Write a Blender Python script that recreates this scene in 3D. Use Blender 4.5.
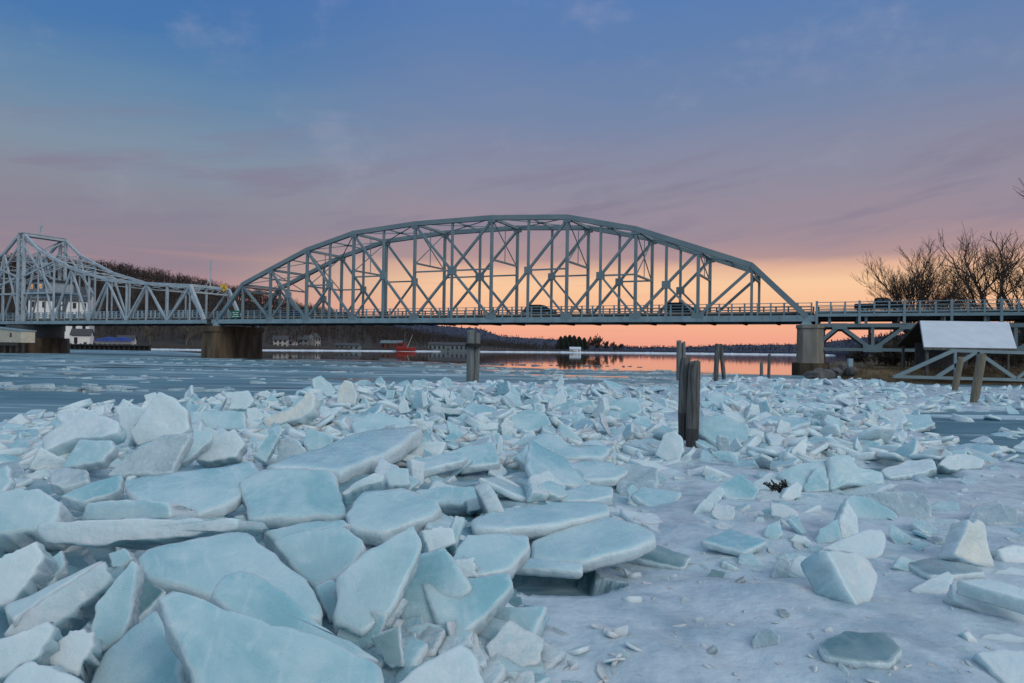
import bpy, bmesh, math, random
import numpy as np
from mathutils import Vector, Matrix, noise
R = math.radians
rnd = random.Random(7)
sc = bpy.context.scene
for o in list(bpy.data.objects): bpy.data.objects.remove(o)
COL = sc.collection

# ---------------------------------------------------------------- camera
F, ROLL, HC, CAMZ = 683.0, 0.015, 349.0, 2.5
cam = bpy.data.objects.new('Camera', bpy.data.cameras.new('Camera'))
COL.objects.link(cam); sc.camera = cam
cam.data.sensor_width = 36; cam.data.lens = 36*F/1024
cam.data.clip_start = 0.05; cam.data.clip_end = 20000
CM = Matrix.Translation((0, 0, CAMZ)) @ Matrix.Rotation(R(90)+math.atan((HC-341.5)/F), 4, 'X') @ Matrix.Rotation(math.atan(ROLL), 4, 'Z')
cam.matrix_world = CM
CR = CM.to_3x3()
def ray(x, y):
    v = CR @ Vector(((x-512)/F, -(y-341.5)/F, -1)); return v/v.y
def at(x, y, Y): return Vector((0, 0, CAMZ)) + ray(x, y)*Y
def on_z(x, y, z):
    r = ray(x, y); return Vector((0, 0, CAMZ)) + r*((z-CAMZ)/r.z)
CRI = CR.inverted()
def proj(p):
    v = CRI @ (Vector(p)-Vector((0, 0, CAMZ))); return (512-F*v.x/v.z, 341.5+F*v.y/v.z, -v.z)

# ---------------------------------------------------------------- world and sun
W = bpy.data.worlds.new('World'); sc.world = W; W.use_nodes = True
nt = W.node_tree; N = nt.nodes; Lk = nt.links; N.clear()
def srgb(r, g, b):
    f = lambda c: (c/255/12.92) if c/255 <= .04045 else ((c/255+.055)/1.055)**2.4
    return (f(r), f(g), f(b), 1)
def wn(t, **k):
    n = N.new(t)
    for a, v in k.items(): setattr(n, a, v)
    return n
def wmath(op, a, b=None, c=None, clamp=False):
    n = wn('ShaderNodeMath', operation=op, use_clamp=clamp)
    for i, v in enumerate((a, b, c)):
        if v is None: continue
        if isinstance(v, (int, float)): n.inputs[i].default_value = v
        else: Lk.new(v, n.inputs[i])
    return n.outputs[0]
def wramp(fac, stops):
    n = wn('ShaderNodeValToRGB'); cr = n.color_ramp
    while len(cr.elements) > 1: cr.elements.remove(cr.elements[-1])
    cr.elements[0].position = stops[0][0]; cr.elements[0].color = srgb(*stops[0][1])
    for p, c in stops[1:]:
        e = cr.elements.new(p); e.color = srgb(*c)
    Lk.new(fac, n.inputs[0]); return n.outputs[0]
def wmix(f, a, b):
    n = wn('ShaderNodeMix', data_type='RGBA')
    if isinstance(f, (int, float)): n.inputs[0].default_value = f
    else: Lk.new(f, n.inputs[0])
    for i, v in ((6, a), (7, b)):
        if isinstance(v, tuple): n.inputs[i].default_value = v
        else: Lk.new(v, n.inputs[i])
    return n.outputs[2]
tc = wn('ShaderNodeTexCoord'); sep = wn('ShaderNodeSeparateXYZ'); Lk.new(tc.outputs['Generated'], sep.inputs[0])
dx, dy, dz = sep.outputs
az = wmath('ARCTAN2', dx, dy)                          # 0 ahead, + right
def wnoise(sx, sz, scale, detail, off=0.0, rough=.55, shear=0.0):
    cb = wn('ShaderNodeCombineXYZ')
    Lk.new(wmath('MULTIPLY', az, sx), cb.inputs[0])
    zz = wmath('ADD', dz, wmath('MULTIPLY', az, shear))
    Lk.new(wmath('MULTIPLY_ADD', zz, sz, off), cb.inputs[1])
    n = wn('ShaderNodeTexNoise'); n.inputs['Scale'].default_value = scale
    n.inputs['Detail'].default_value = detail; n.inputs['Roughness'].default_value = rough
    Lk.new(cb.outputs[0], n.inputs[0]); return n.outputs[0]
n1 = wnoise(1.2, 7, 2.2, 5, 1.3, .55, .08)
n2 = wnoise(1.6, 13, 2.4, 6, 4.1, .6, -.16)
n3 = wnoise(3.0, 5.5, 1.7, 5, 9.4, .62, .0)
zw = wmath('ADD', dz, wmath('MULTIPLY', wmath('SUBTRACT', n1, .5), .055))
zw = wmath('ADD', zw, wmath('MULTIPLY', wmath('SUBTRACT', n2, .5), .035))
# low glow keeps its level edge: less distortion close to the horizon
lowf = wmath('MULTIPLY', wmath('SUBTRACT', dz, .06, None), 8.0, None, True)
zz = wmath('ADD', dz, wmath('MULTIPLY', wmath('SUBTRACT', zw, dz), lowf))
right = wramp(zz, [(0, (238, 158, 138)), (.025, (244, 171, 143)), (.06, (248, 190, 150)), (.095, (249, 203, 162)), (.117, (226, 180, 154)),
                   (.132, (178, 148, 149)), (.165, (157, 140, 152)), (.215, (145, 140, 157)), (.27, (134, 139, 163)), (.33, (116, 135, 169)), (.40, (99, 129, 174)),
                   (.46, (89, 125, 178)), (.60, (86, 122, 176)), (1, (120, 140, 185))])
left = wramp(zz, [(0, (224, 160, 142)), (.05, (198, 148, 145)), (.10, (150, 132, 144)), (.15, (140, 133, 148)), (.19, (137, 139, 153)), (.24, (128, 145, 164)),
                  (.31, (101, 136, 170)), (.38, (76, 121, 173)), (.46, (67, 113, 173)), (.60, (74, 114, 170)), (1, (120, 140, 185))])
faz = wn('ShaderNodeMapRange', interpolation_type='SMOOTHSTEP'); Lk.new(az, faz.inputs[0])
faz.inputs[1].default_value = -.46; faz.inputs[2].default_value = -.04
sky = wmix(faz.outputs[0], left, right)
# mauve cloud streaks and pale wisps
st = wn('ShaderNodeMapRange', interpolation_type='SMOOTHSTEP'); Lk.new(n2, st.inputs[0]); st.inputs[1].default_value = .46; st.inputs[2].default_value = .68
band = wn('ShaderNodeMapRange', interpolation_type='SMOOTHSTEP'); Lk.new(dz, band.inputs[0]); band.inputs[1].default_value = .12; band.inputs[2].default_value = .2
band2 = wn('ShaderNodeMapRange', interpolation_type='SMOOTHSTEP'); Lk.new(dz, band2.inputs[0]); band2.inputs[1].default_value = .34; band2.inputs[2].default_value = .20
sky = wmix(wmath('MULTIPLY', wmath('MULTIPLY', st.outputs[0], band.outputs[0]), wmath('MULTIPLY', band2.outputs[0], .75)), sky, srgb(133, 126, 147))
wi = wn('ShaderNodeMapRange', interpolation_type='SMOOTHSTEP'); Lk.new(n3, wi.inputs[0]); wi.inputs[1].default_value = .53; wi.inputs[2].default_value = .80
sky = wmix(wmath('MULTIPLY', wmath('MULTIPLY', wi.outputs[0], band.outputs[0]), .32), sky, srgb(172, 172, 190))
# thin bright streaks in the glow
n4 = wnoise(1.5, 60, 2.0, 4, 2.2)
gl = wn('ShaderNodeMapRange', interpolation_type='SMOOTHSTEP'); Lk.new(n4, gl.inputs[0]); gl.inputs[1].default_value = .5; gl.inputs[2].default_value = .75
lowg = wn('ShaderNodeMapRange', interpolation_type='SMOOTHSTEP'); Lk.new(dz, lowg.inputs[0]); lowg.inputs[1].default_value = .15; lowg.inputs[2].default_value = .10
sky = wmix(wmath('MULTIPLY', wmath('MULTIPLY', gl.outputs[0], lowg.outputs[0]), .22), sky, srgb(228, 160, 135))
# unseen brighter sky added overhead and behind the viewer to light the ice
hi = wn('ShaderNodeMapRange', interpolation_type='SMOOTHSTEP'); Lk.new(dz, hi.inputs[0]); hi.inputs[1].default_value = .55; hi.inputs[2].default_value = .9
bk = wn('ShaderNodeMapRange', interpolation_type='SMOOTHSTEP'); Lk.new(dy, bk.inputs[0]); bk.inputs[1].default_value = .25; bk.inputs[2].default_value = -.45
up = wn('ShaderNodeMapRange', interpolation_type='SMOOTHSTEP'); Lk.new(dz, up.inputs[0]); up.inputs[1].default_value = -.05; up.inputs[2].default_value = .12
over = wmath('MULTIPLY', wmath('MAXIMUM', hi.outputs[0], bk.outputs[0]), up.outputs[0])
sky = wmix(over, sky, (.45, .585, .72, 1))
bg = wn('ShaderNodeBackground'); Lk.new(sky, bg.inputs[0]); bg.inputs[1].default_value = 1.0
out = wn('ShaderNodeOutputWorld'); Lk.new(bg.outputs[0], out.inputs[0])

sun = bpy.data.objects.new('Sun', bpy.data.lights.new('Sun', 'SUN')); COL.objects.link(sun)
sun.data.energy = 1.05; sun.data.angle = R(28); sun.data.color = (1.0, .93, .86)
sun_dir = Vector((.62, -.60, .55)).normalized()        # soft last light from behind, right of the viewer
sun.rotation_euler = sun_dir.to_track_quat('Z', 'Y').to_euler()
sc.view_settings.view_transform = 'Standard'; sc.view_settings.look = 'None'
sc.view_settings.exposure = 0; sc.view_settings.gamma = 1

# ---------------------------------------------------------------- materials
def mat(name, col, rough=.7, col2=None, scale=3.0, bump=0.0, bscale=None, metal=0.0, spec=.5, detail=5, stretch=(1, 1, 1), lo=.35, hi=.65, sss=0, coord='Object'):
    m = bpy.data.materials.new(name); m.use_nodes = True
    t = m.node_tree; p = t.nodes['Principled BSDF']
    p.inputs['Base Color'].default_value = (*col[:3], 1); p.inputs['Roughness'].default_value = rough
    p.inputs['Metallic'].default_value = metal; p.inputs['Specular IOR Level'].default_value = spec
    if sss:
        p.inputs['Subsurface Weight'].default_value = sss; p.inputs['Subsurface Radius'].default_value = (.35, .8, 1.0); p.inputs['Subsurface Scale'].default_value = .12
    c = t.nodes.new('ShaderNodeTexCoord'); mp = t.nodes.new('ShaderNodeMapping'); mp.inputs['Scale'].default_value = stretch
    t.links.new(c.outputs[coord], mp.inputs[0])
    if col2 is not None:
        n = t.nodes.new('ShaderNodeTexNoise'); n.inputs['Scale'].default_value = scale; n.inputs['Detail'].default_value = detail
        t.links.new(mp.outputs[0], n.inputs[0])
        r = t.nodes.new('ShaderNodeMapRange'); r.inputs[1].default_value = lo; r.inputs[2].default_value = hi; t.links.new(n.outputs[0], r.inputs[0])
        x = t.nodes.new('ShaderNodeMix'); x.data_type = 'RGBA'; x.inputs[6].default_value = (*col[:3], 1); x.inputs[7].default_value = (*col2[:3], 1)
        t.links.new(r.outputs[0], x.inputs[0]); t.links.new(x.outputs[2], p.inputs['Base Color'])
    if bump:
        n = t.nodes.new('ShaderNodeTexNoise'); n.inputs['Scale'].default_value = bscale or scale*3; n.inputs['Detail'].default_value = 6
        t.links.new(mp.outputs[0], n.inputs[0])
        b = t.nodes.new('ShaderNodeBump'); b.inputs['Strength'].default_value = 1; b.inputs['Distance'].default_value = bump
        t.links.new(n.outputs[0], b.inputs['Height']); t.links.new(b.outputs[0], p.inputs['Normal'])
    return m

def ice_mat(name, ca, cb, cc, rough, sss, bump, frost, trans=0.0, rimc=(.64, .745, .775)):
    """translucent river ice: bluish body, cloudy patches, frost speckle"""
    m = bpy.data.materials.new(name); m.use_nodes = True
    t = m.node_tree; p = t.nodes['Principled BSDF']; nw = t.nodes.new; lk = t.links.new
    p.inputs['Subsurface Weight'].default_value = sss
    p.inputs['Subsurface Radius'].default_value = (.5, .88, 1.0); p.inputs['Subsurface Scale'].default_value = .16
    p.inputs['IOR'].default_value = 1.31; p.inputs['Specular IOR Level'].default_value = .6; p.inputs['Transmission Weight'].default_value = trans
    p.inputs['Coat Weight'].default_value = .35; p.inputs['Coat Roughness'].default_value = .16; p.inputs['Coat IOR'].default_value = 1.33
    c = nw('ShaderNodeTexCoord'); oi = nw('ShaderNodeObjectInfo')
    ad = nw('ShaderNodeVectorMath'); ad.operation = 'ADD'; lk(c.outputs['Object'], ad.inputs[0])
    sm = nw('ShaderNodeVectorMath'); sm.operation = 'SCALE'; sm.inputs[0].default_value = (31, 17, 5); lk(oi.outputs['Random'], sm.inputs['Scale']); lk(sm.outputs[0], ad.inputs[1])
    def nz(scale, detail, st=(1, 1, 1), rg=.55, dist=0):
        mp = nw('ShaderNodeMapping'); mp.inputs['Scale'].default_value = st; lk(ad.outputs[0], mp.inputs[0])
        n = nw('ShaderNodeTexNoise'); n.inputs['Scale'].default_value = scale; n.inputs['Detail'].default_value = detail; n.inputs['Roughness'].default_value = rg
        n.inputs['Distortion'].default_value = dist
        lk(mp.outputs[0], n.inputs[0]); return n.outputs[0]
    def mr(v, a, b, to0=0, to1=1):
        r = nw('ShaderNodeMapRange'); r.interpolation_type = 'SMOOTHSTEP'; lk(v, r.inputs[0])
        r.inputs[1].default_value = a; r.inputs[2].default_value = b; r.inputs[3].default_value = to0; r.inputs[4].default_value = to1; return r.outputs[0]
    def mx(f, a, b):
        x = nw('ShaderNodeMix'); x.data_type = 'RGBA'; lk(f, x.inputs[0])
        for i, v in ((6, a), (7, b)):
            if isinstance(v, tuple): x.inputs[i].default_value = (*v, 1)
            else: lk(v, x.inputs[i])
        return x.outputs[2]
    k = mx(mr(nz(1.6, 5, (1, 1, 1), .6, .6), .36, .64), ca, cb)
    k = mx(mr(oi.outputs['Random'], 0, 1, 0, .45), k, cb)
    fr = mr(nz(5.0, 7, (1, 1, 1), .68, .3), .52, .72, 0, frost)
    k = mx(fr, k, cc)
    strk = mr(nz(3.0, 4, (5, .7, 1)), .58, .70, 0, frost*.55)
    k = mx(strk, k, cc)
    at_ = nw('ShaderNodeAttribute'); at_.attribute_name = 'rim'
    ra = nw('ShaderNodeMath'); ra.operation = 'MULTIPLY_ADD'; lk(nz(6, 5), ra.inputs[0]); ra.inputs[1].default_value = 1.2; ra.inputs[2].default_value = -.6
    rb_ = nw('ShaderNodeMath'); rb_.operation = 'ADD'; lk(ra.outputs[0], rb_.inputs[0]); lk(at_.outputs['Fac'], rb_.inputs[1])
    k = mx(mr(nz(.9, 4, (1, 1, 1), .5, .5), .42, .70, 0, .55), k, rimc)
    k = mx(mr(rb_.outputs[0], .30, 1.10, 0, .85), k, rimc)
    dirt = mr(nz(2.2, 8, (1, 1, 1), .72), .68, .80, 0, .40)
    k = mx(dirt, k, (.30, .29, .26))
    lk(k, p.inputs['Base Color'])
    lk(mr(nz(4, 5), .35, .65, rough-.12, rough+.2), p.inputs['Roughness'])
    b = nw('ShaderNodeBump'); b.inputs['Distance'].default_value = bump; b.inputs['Strength'].default_value = 1
    h = nw('ShaderNodeMath'); h.operation = 'ADD'; lk(nz(7, 8, (1, 1, 1), .62), h.inputs[0])
    h2 = nw('ShaderNodeMath'); h2.operation = 'MULTIPLY'; lk(nz(2.0, 3), h2.inputs[0]); h2.inputs[1].default_value = 1.6; lk(h2.outputs[0], h.inputs[1])
    lk(h.outputs[0], b.inputs['Height']); lk(b.outputs[0], p.inputs['Normal'])
    return m

M = {}
M['ice'] = ice_mat('ice_face', (.265, .50, .565), (.44, .635, .685), (.66, .76, .79), .24, .6, .016, .5, .12)
M['ice_edge'] = ice_mat('ice_edge', (.48, .61, .645), (.62, .705, .73), (.77, .81, .82), .34, .6, .035, .6, .12)
M['old_white'] = mat('old_white_paint', (.42, .40, .37), .8, (.34, .32, .30), 1.5)  # white house paint, darkened in its colour for the dusk light
M['ice_white'] = ice_mat('ice_white', (.49, .63, .665), (.64, .73, .755), (.78, .82, .83), .32, .6, .028, .6, .06)
M['ice_clear'] = ice_mat('ice_clear', (.11, .25, .285), (.20, .35, .38), (.40, .53, .56), .14, .3, .012, .45, .3)
M['ice_grey'] = ice_mat('ice_grey', (.26, .38, .43), (.38, .49, .54), (.60, .69, .72), .5, .4, .09, .9)
M['ice_warm'] = ice_mat('ice_warm', (.52, .60, .60), (.68, .69, .63), (.76, .76, .70), .5, .4, .04, .5)
M['steel'] = mat('painted_steel', (.145, .21, .24), .55, (.19, .255, .27), .35, spec=.4, detail=8)
M['steel_light'] = mat('painted_steel_light', (.25, .36, .41), .5, (.19, .28, .32), .8, spec=.4)
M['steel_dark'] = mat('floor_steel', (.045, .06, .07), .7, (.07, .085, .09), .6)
M['silver'] = mat('aluminium_paint', (.42, .47, .50), .5, (.30, .38, .42), .7, spec=.4)
M['asphalt'] = mat('asphalt', (.05, .05, .052), .9, (.06, .06, .06), 6)
M['concrete'] = mat('weathered_concrete', (.30, .28, .25), .9, (.20, .18, .15), 1.0, .02, 8, stretch=(1, 1, .25))
M['stone'] = mat('stained_stone', (.13, .095, .06), .9, (.035, .024, .014), .7, .05, 4, stretch=(1, 1, .25))
M['timber'] = mat('weathered_timber', (.045, .046, .044), .85, (.15, .15, .14), 6, .06, 9, stretch=(3, 3, .25))
M['timber_pale'] = mat('pale_timber', (.17, .19, .185), .85, (.11, .12, .12), 4, .02, 8, stretch=(3, 3, .25))
M['timber_brown'] = mat('brown_timber', (.20, .17, .125), .85, (.13, .115, .085), 4, .02, 8, stretch=(3, 3, .25))
M['timber_wet'] = mat('wet_timber', (.018, .018, .018), .55, (.05, .048, .045), 6, .05, 9, stretch=(3, 3, .25))
M['white_paint'] = mat('white_clapboard', (.80, .77, .72), .7, (.72, .69, .64), 1.5)
M['cream_paint'] = mat('cream_paint', (.58, .53, .42), .75, (.48, .43, .34), 1.2)
M['roof_dark'] = mat('dark_shingle', (.045, .045, .05), .9, (.07, .07, .075), 2)
M['roof_snow'] = mat('snowy_roof_sheet', (.56, .61, .67), .7, (.50, .55, .61), .8, .01, 4)
M['glass_dark'] = mat('dark_glass', (.012, .015, .02), .12)
M['red_paint'] = mat('red_paint', (.34, .03, .018), .5, (.22, .02, .015), 2)
M['barn'] = mat('barn_red', (.13, .035, .02), .8, (.09, .028, .02), 2)
M['blue_tarp'] = mat('blue_tarp', (.015, .045, .26), .5, (.01, .03, .18), 2)
M['pale_metal'] = mat('pale_metal_siding', (.15, .19, .20), .6, (.11, .14, .15), 1)
M['car_dark'] = mat('dark_car_paint', (.007, .008, .010), .6, spec=.2)
M['car_blue'] = mat('blue_car_paint', (.02, .04, .12), .3)
M['rubber'] = mat('tyre_rubber', (.015, .015, .015), .9)
M['rim'] = mat('wheel_rim', (.35, .36, .37), .35, metal=.8)
M['lamp_white'] = mat('headlamp_lens', (.7, .7, .68), .2)
M['lamp_red'] = mat('tail_lamp_lens', (.3, .01, .01), .25)
M['sign_yellow'] = mat('yellow_sign', (.72, .42, .02), .5, (.66, .38, .02), 2)
M['sign_black'] = mat('black_mark', (.01, .01, .01), .6)
M['sign_green'] = mat('green_sign', (.0, .16, .08), .5, (.0, .14, .07), 2)
M['sign_white'] = mat('white_lettering', (.75, .77, .75), .6)
M['bark'] = mat('bark', (.045, .036, .03), .95, (.07, .055, .045), 4)
M['twig'] = mat('twigs', (.055, .04, .032), .95)
M['bark_pale'] = mat('pale_bark', (.15, .125, .095), .95, (.10, .085, .065), 2)
M['conifer'] = mat('conifer_needles', (.010, .016, .013), .95, (.016, .022, .016), 1)
M['hill'] = mat('leaf_litter', (.028, .021, .017), .95, (.046, .034, .027), .03, detail=8)
M['hill_far'] = mat('far_woodland', (.024, .030, .056), .95, (.032, .038, .066), .02, detail=8)  # blue of distant haze painted into the base colour
M['grass'] = mat('dead_grass', (.13, .085, .04), .95, (.07, .05, .028), .9, .08, 6)
M['bank_soil'] = mat('dark_soil', (.035, .028, .02), .95, (.06, .045, .03), .5, .05, 3)
M['rock'] = mat('dark_rock', (.06, .06, .06), .85, (.11, .105, .1), 2, .04, 5)
M['debris'] = mat('frozen_debris', (.02, .02, .018), .9, (.05, .045, .035), 8, .03, 20)
M['snow_shelf'] = mat('shore_snow', (.62, .67, .74), .8, (.45, .51, .58), .12)

# ---------------------------------------------------------------- mesh helpers
class MB:
    def __init__(s): s.v = []; s.f = []; s.m = []
    def add(s, vs, fs, mi=0):
        o = len(s.v); s.v += [tuple(v) for v in vs]; s.f += [tuple(i+o for i in f) for f in fs]; s.m += [mi]*len(fs); return s
    def hexa(s, a, b, mi=0):                       # a: 4 bottom points, b: 4 top points
        return s.add(list(a)+list(b), [(3, 2, 1, 0), (4, 5, 6, 7), (0, 1, 5, 4), (1, 2, 6, 5), (2, 3, 7, 6), (3, 0, 4, 7)], mi)
    def box(s, o, ux, uy, uz, mi=0):
        o, ux, uy, uz = map(Vector, (o, ux, uy, uz))
        return s.hexa([o, o+ux, o+ux+uy, o+uy], [o+uz, o+ux+uz, o+ux+uy+uz, o+uy+uz], mi)
    def cbox(s, c, x, y, z, mi=0):
        c = Vector(c); return s.box(c-Vector((x, y, z))/2, (x, 0, 0), (0, y, 0), (0, 0, z), mi)
    def beam(s, p, q, w, h, side=None, mi=0):      # w along side, h along the other
        p, q = Vector(p), Vector(q); d = (q-p).normalized()
        if side is None: side = d.cross(Vector((0, 0, 1)))
        if side.length < 1e-4: side = Vector((1, 0, 0))
        side = (side-d*side.dot(d)).normalized(); u = d.cross(side)
        a, b = side*w/2, u*h/2
        return s.hexa([p-a-b, p+a-b, p+a+b, p-a+b], [q-a-b, q+a-b, q+a+b, q-a+b], mi)
    def tube(s, pts, rs, n=6, mi=0, cap=True):
        pts = [Vector(p) for p in pts]; rings = []
        for i, p in enumerate(pts):
            d = (pts[min(i+1, len(pts)-1)]-pts[max(i-1, 0)]).normalized()
            a = d.cross(Vector((0, 0, 1)) if abs(d.z) < .9 else Vector((1, 0, 0))).normalized(); b = d.cross(a)
            rings.append([p+(a*math.cos(2*math.pi*k/n)+b*math.sin(2*math.pi*k/n))*rs[i] for k in range(n)])
        vs = [v for r_ in rings for v in r_]; fs = []
        for i in range(len(pts)-1):
            for k in range(n):
                fs.append((i*n+k, i*n+(k+1) % n, (i+1)*n+(k+1) % n, (i+1)*n+k))
        if cap: fs.append(tuple(range(n))[::-1]); fs.append(tuple((len(pts)-1)*n+k for k in range(n)))
        return s.add(vs, fs, mi)
    def prism(s, pts, z0, z1, mi=0):
        n = len(pts); vs = [(x, y, z0) for x, y in pts]+[(x, y, z1) for x, y in pts]
        return s.add(vs, [tuple(range(n))[::-1], tuple(range(n, 2*n))]+[(i, (i+1) % n, n+(i+1) % n, n+i) for i in range(n)], mi)
    def build(s, name, mats, parent=None, smooth=False, loc=None):
        me = bpy.data.meshes.new(name)
        off = Vector(loc) if loc is not None else Vector((0, 0, 0))
        if parent is not None: off = off + world_loc(parent)
        me.from_pydata([tuple(Vector(v)-off) for v in s.v], [], s.f)
        for mm in (mats if isinstance(mats, (list, tuple)) else [mats]): me.materials.append(M[mm] if isinstance(mm, str) else mm)
        if any(s.m): me.polygons.foreach_set('material_index', s.m)
        if smooth: me.polygons.foreach_set('use_smooth', [True]*len(s.f))
        me.update()
        o = bpy.data.objects.new(name, me); COL.objects.link(o)
        if parent is not None: o.parent = parent
        if loc is not None: o.location = loc
        return o
def world_loc(o):
    v = Vector((0, 0, 0))
    while o is not None: v += Vector(o.location); o = o.parent
    return v
def tag(o, label=None, cat=None, group=None, kind=None):
    if label: o['label'] = label
    if cat: o['category'] = cat
    if group: o['group'] = group
    if kind: o['kind'] = kind
    return o
def thing(name, loc, label, cat, group=None):
    o = bpy.data.objects.new(name, None); COL.objects.link(o); o.location = loc; o.empty_display_size = .5
    return tag(o, label, cat, group)
def copy_tree(o, parent=None):
    c = o.copy(); COL.objects.link(c)
    if parent is not None: c.parent = parent
    for ch in [x for x in o.children]: copy_tree(ch, c)
    return c
def lerp(a, b, t): return a+(b-a)*t
def sstep(x, a, b):
    t = min(1, max(0, (x-a)/(b-a))); return t*t*(3-2*t)
def interp(x, xs, ys): return float(np.interp(x, xs, ys))
def nz(x, y, z=0.0): return noise.noise(Vector((x, y, z)))
def fbm(x, y, z=0.0, o=4): return noise.fractal(Vector((x, y, z)), 1.0, 2.0, o)

# ================================================================ SETTING
# ---- river: one sheet to the horizon, thin ice / snow streaks / open water by position
def river_material():
    m = bpy.data.materials.new('river'); m.use_nodes = True
    t = m.node_tree; p = t.nodes['Principled BSDF']; nw = t.nodes.new; lk = t.links.new
    c = nw('ShaderNodeTexCoord'); s = nw('ShaderNodeSeparateXYZ'); lk(c.outputs['Object'], s.inputs[0]); X, Y, _ = s.outputs
    def ma(op, a, b=None, d=None, clamp=False):
        n = nw('ShaderNodeMath'); n.operation = op; n.use_clamp = clamp
        for i, v in enumerate((a, b, d)):
            if v is None: continue
            if isinstance(v, (int, float)): n.inputs[i].default_value = v
            else: lk(v, n.inputs[i])
        return n.outputs[0]
    def mr(v, a, b, c0=0, c1=1, smooth=True):
        r = nw('ShaderNodeMapRange'); r.interpolation_type = 'SMOOTHSTEP' if smooth else 'LINEAR'; lk(v, r.inputs[0])
        for i, k in enumerate((a, b, c0, c1)): r.inputs[i+1].default_value = k
        return r.outputs[0]
    def nzz(scale, st, detail=5, rg=.55, off=0, dist=0):
        mp = nw('ShaderNodeMapping'); mp.inputs['Scale'].default_value = st; mp.inputs['Location'].default_value = (off, off*1.7, 0); lk(c.outputs['Object'], mp.inputs[0])
        n = nw('ShaderNodeTexNoise'); n.inputs['Scale'].default_value = scale; n.inputs['Detail'].default_value = detail; n.inputs['Roughness'].default_value = rg; n.inputs['Distortion'].default_value = dist
        lk(mp.outputs[0], n.inputs[0]); return n.outputs[0]
    def mx(f, a, b):
        x = nw('ShaderNodeMix'); x.data_type = 'RGBA'; lk(f, x.inputs[0])
        for i, v in ((6, a), (7, b)):
            if isinstance(v, tuple): x.inputs[i].default_value = (*v, 1)
            else: lk(v, x.inputs[i])
        return x.outputs[2]
    u = ma('DIVIDE', X, Y)
    far_left = mr(u, -.52, -.38, 240, 122)
    near_right = mr(u, -.22, .12, 0, -40)
    edge = ma('ADD', ma('ADD', far_left, near_right), ma('MULTIPLY', ma('SUBTRACT', nzz(.03, (.5, 1, 1), 5), .5), 70))
    b = ma('SUBTRACT', Y, edge)
    op = mr(b, -3, 4)
    pools = mr(nzz(.16, (.30, 1, 1), 5, .55, 4, .4), .585, .64)
    pools = ma('MULTIPLY', pools, mr(Y, 15, 24))
    openw = ma('MAXIMUM', op, pools)
    base = mx(mr(nzz(.25, (.3, 1, 1), 6, .6, 2), .35, .65), (.06, .145, .19), (.12, .235, .285))
    broad = mx(mr(nzz(.05, (.35, 1, 1), 4, .55, 7), .4, .65), base, (.17, .285, .335))
    str1 = mr(nzz(.34, (.22, 1, 1), 7, .65, 9, .8), .54, .62)
    str2 = mr(nzz(.11, (.16, 1, 1), 8, .68, 15, 1.2), .54, .62)
    str1 = ma('MULTIPLY', ma('MAXIMUM', str1, ma('MULTIPLY', str2, mr(nzz(1.1, (.5, 1, 1), 5, .6, 3), .35, .6))), .85)
    ic = mx(str1, broad, (.48, .60, .65))
    col = mx(openw, ic, (.010, .014, .018))
    lk(col, p.inputs['Base Color'])
    rg_ice = mr(nzz(.3, (.3, 1, 1), 4, .5, 3), .35, .65, .42, .70)
    rmix = nw('ShaderNodeMix'); lk(openw, rmix.inputs[0]); lk(rg_ice, rmix.inputs[2]); rmix.inputs[3].default_value = .035
    lk(rmix.outputs[0], p.inputs['Roughness'])
    p.inputs['IOR'].default_value = 1.33
    sp = nw('ShaderNodeMix'); lk(openw, sp.inputs[0]); sp.inputs[2].default_value = .3; sp.inputs[3].default_value = .5; lk(sp.outputs[0], p.inputs['Specular IOR Level'])
    bp = nw('ShaderNodeBump'); bp.inputs['Distance'].default_value = .05
    lk(nzz(1.2, (.4, 1, 1), 6), bp.inputs['Height']); lk(ma('MULTIPLY', ma('SUBTRACT', 1.0, openw), .6), bp.inputs['Strength'])
    bp2 = nw('ShaderNodeBump'); bp2.inputs['Distance'].default_value = .012; bp2.inputs['Strength'].default_value = .08
    lk(nzz(.5, (.5, 1, 1), 3, .5, 5), bp2.inputs['Height']); lk(bp.outputs[0], bp2.inputs['Normal'])
    lk(bp2.outputs[0], p.inputs['Normal'])
    return m
M['river'] = river_material()
b = MB(); b.add([(-9000, -200, 0), (9000, -200, 0), (9000, 14000, 0), (-9000, 14000, 0)], [(0, 1, 2, 3)])
tag(b.build('river', 'river'), kind='structure')

# ---- hills
def strip_terrain(name, m, cols, rows, kind='structure'):
    """cols: list of columns, each a list of points from shore to back"""
    v = []; f = []
    for c_ in cols: v += c_
    n = len(cols[0])
    for i in range(len(cols)-1):
        for j in range(n-1):
            f.append((i*n+j, (i+1)*n+j, (i+1)*n+j+1, i*n+j+1))
    b = MB(); b.add(v, f); return tag(b.build(name, m, smooth=True), kind=kind)
RX = [-160, 0, 60, 85, 120, 160, 200, 240, 280, 320, 350, 385, 430, 480, 520, 560, 640]
RY = [252, 252, 256, 257, 262, 268, 275, 284, 295, 305, 313, 322, 330, 336, 341, 346, 349]   # outline of the wooded ridge
SX = [-160, 0, 100, 210, 262, 330, 400, 470, 520, 640]
SY = [265, 275, 285, 300, 335, 380, 430, 500, 560, 750]       # distance of the shore
def ridge(x):
    Ys = interp(x, SX, SY); Yr = Ys*1.55
    treeh = 11.0
    top = CAMZ + (HC+ROLL*(x-512)-interp(x, RX, RY))/F*Yr - treeh
    return Ys, Yr, max(top, 1.5)
def hill_z(x, v):
    Ys, Yr, zt = ridge(x); s = sstep(v, 0.03, 1.0)
    return lerp(1.6, zt, s*.6+v*.4) + fbm(x*.02, v*2, 3)*2.2*v
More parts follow.
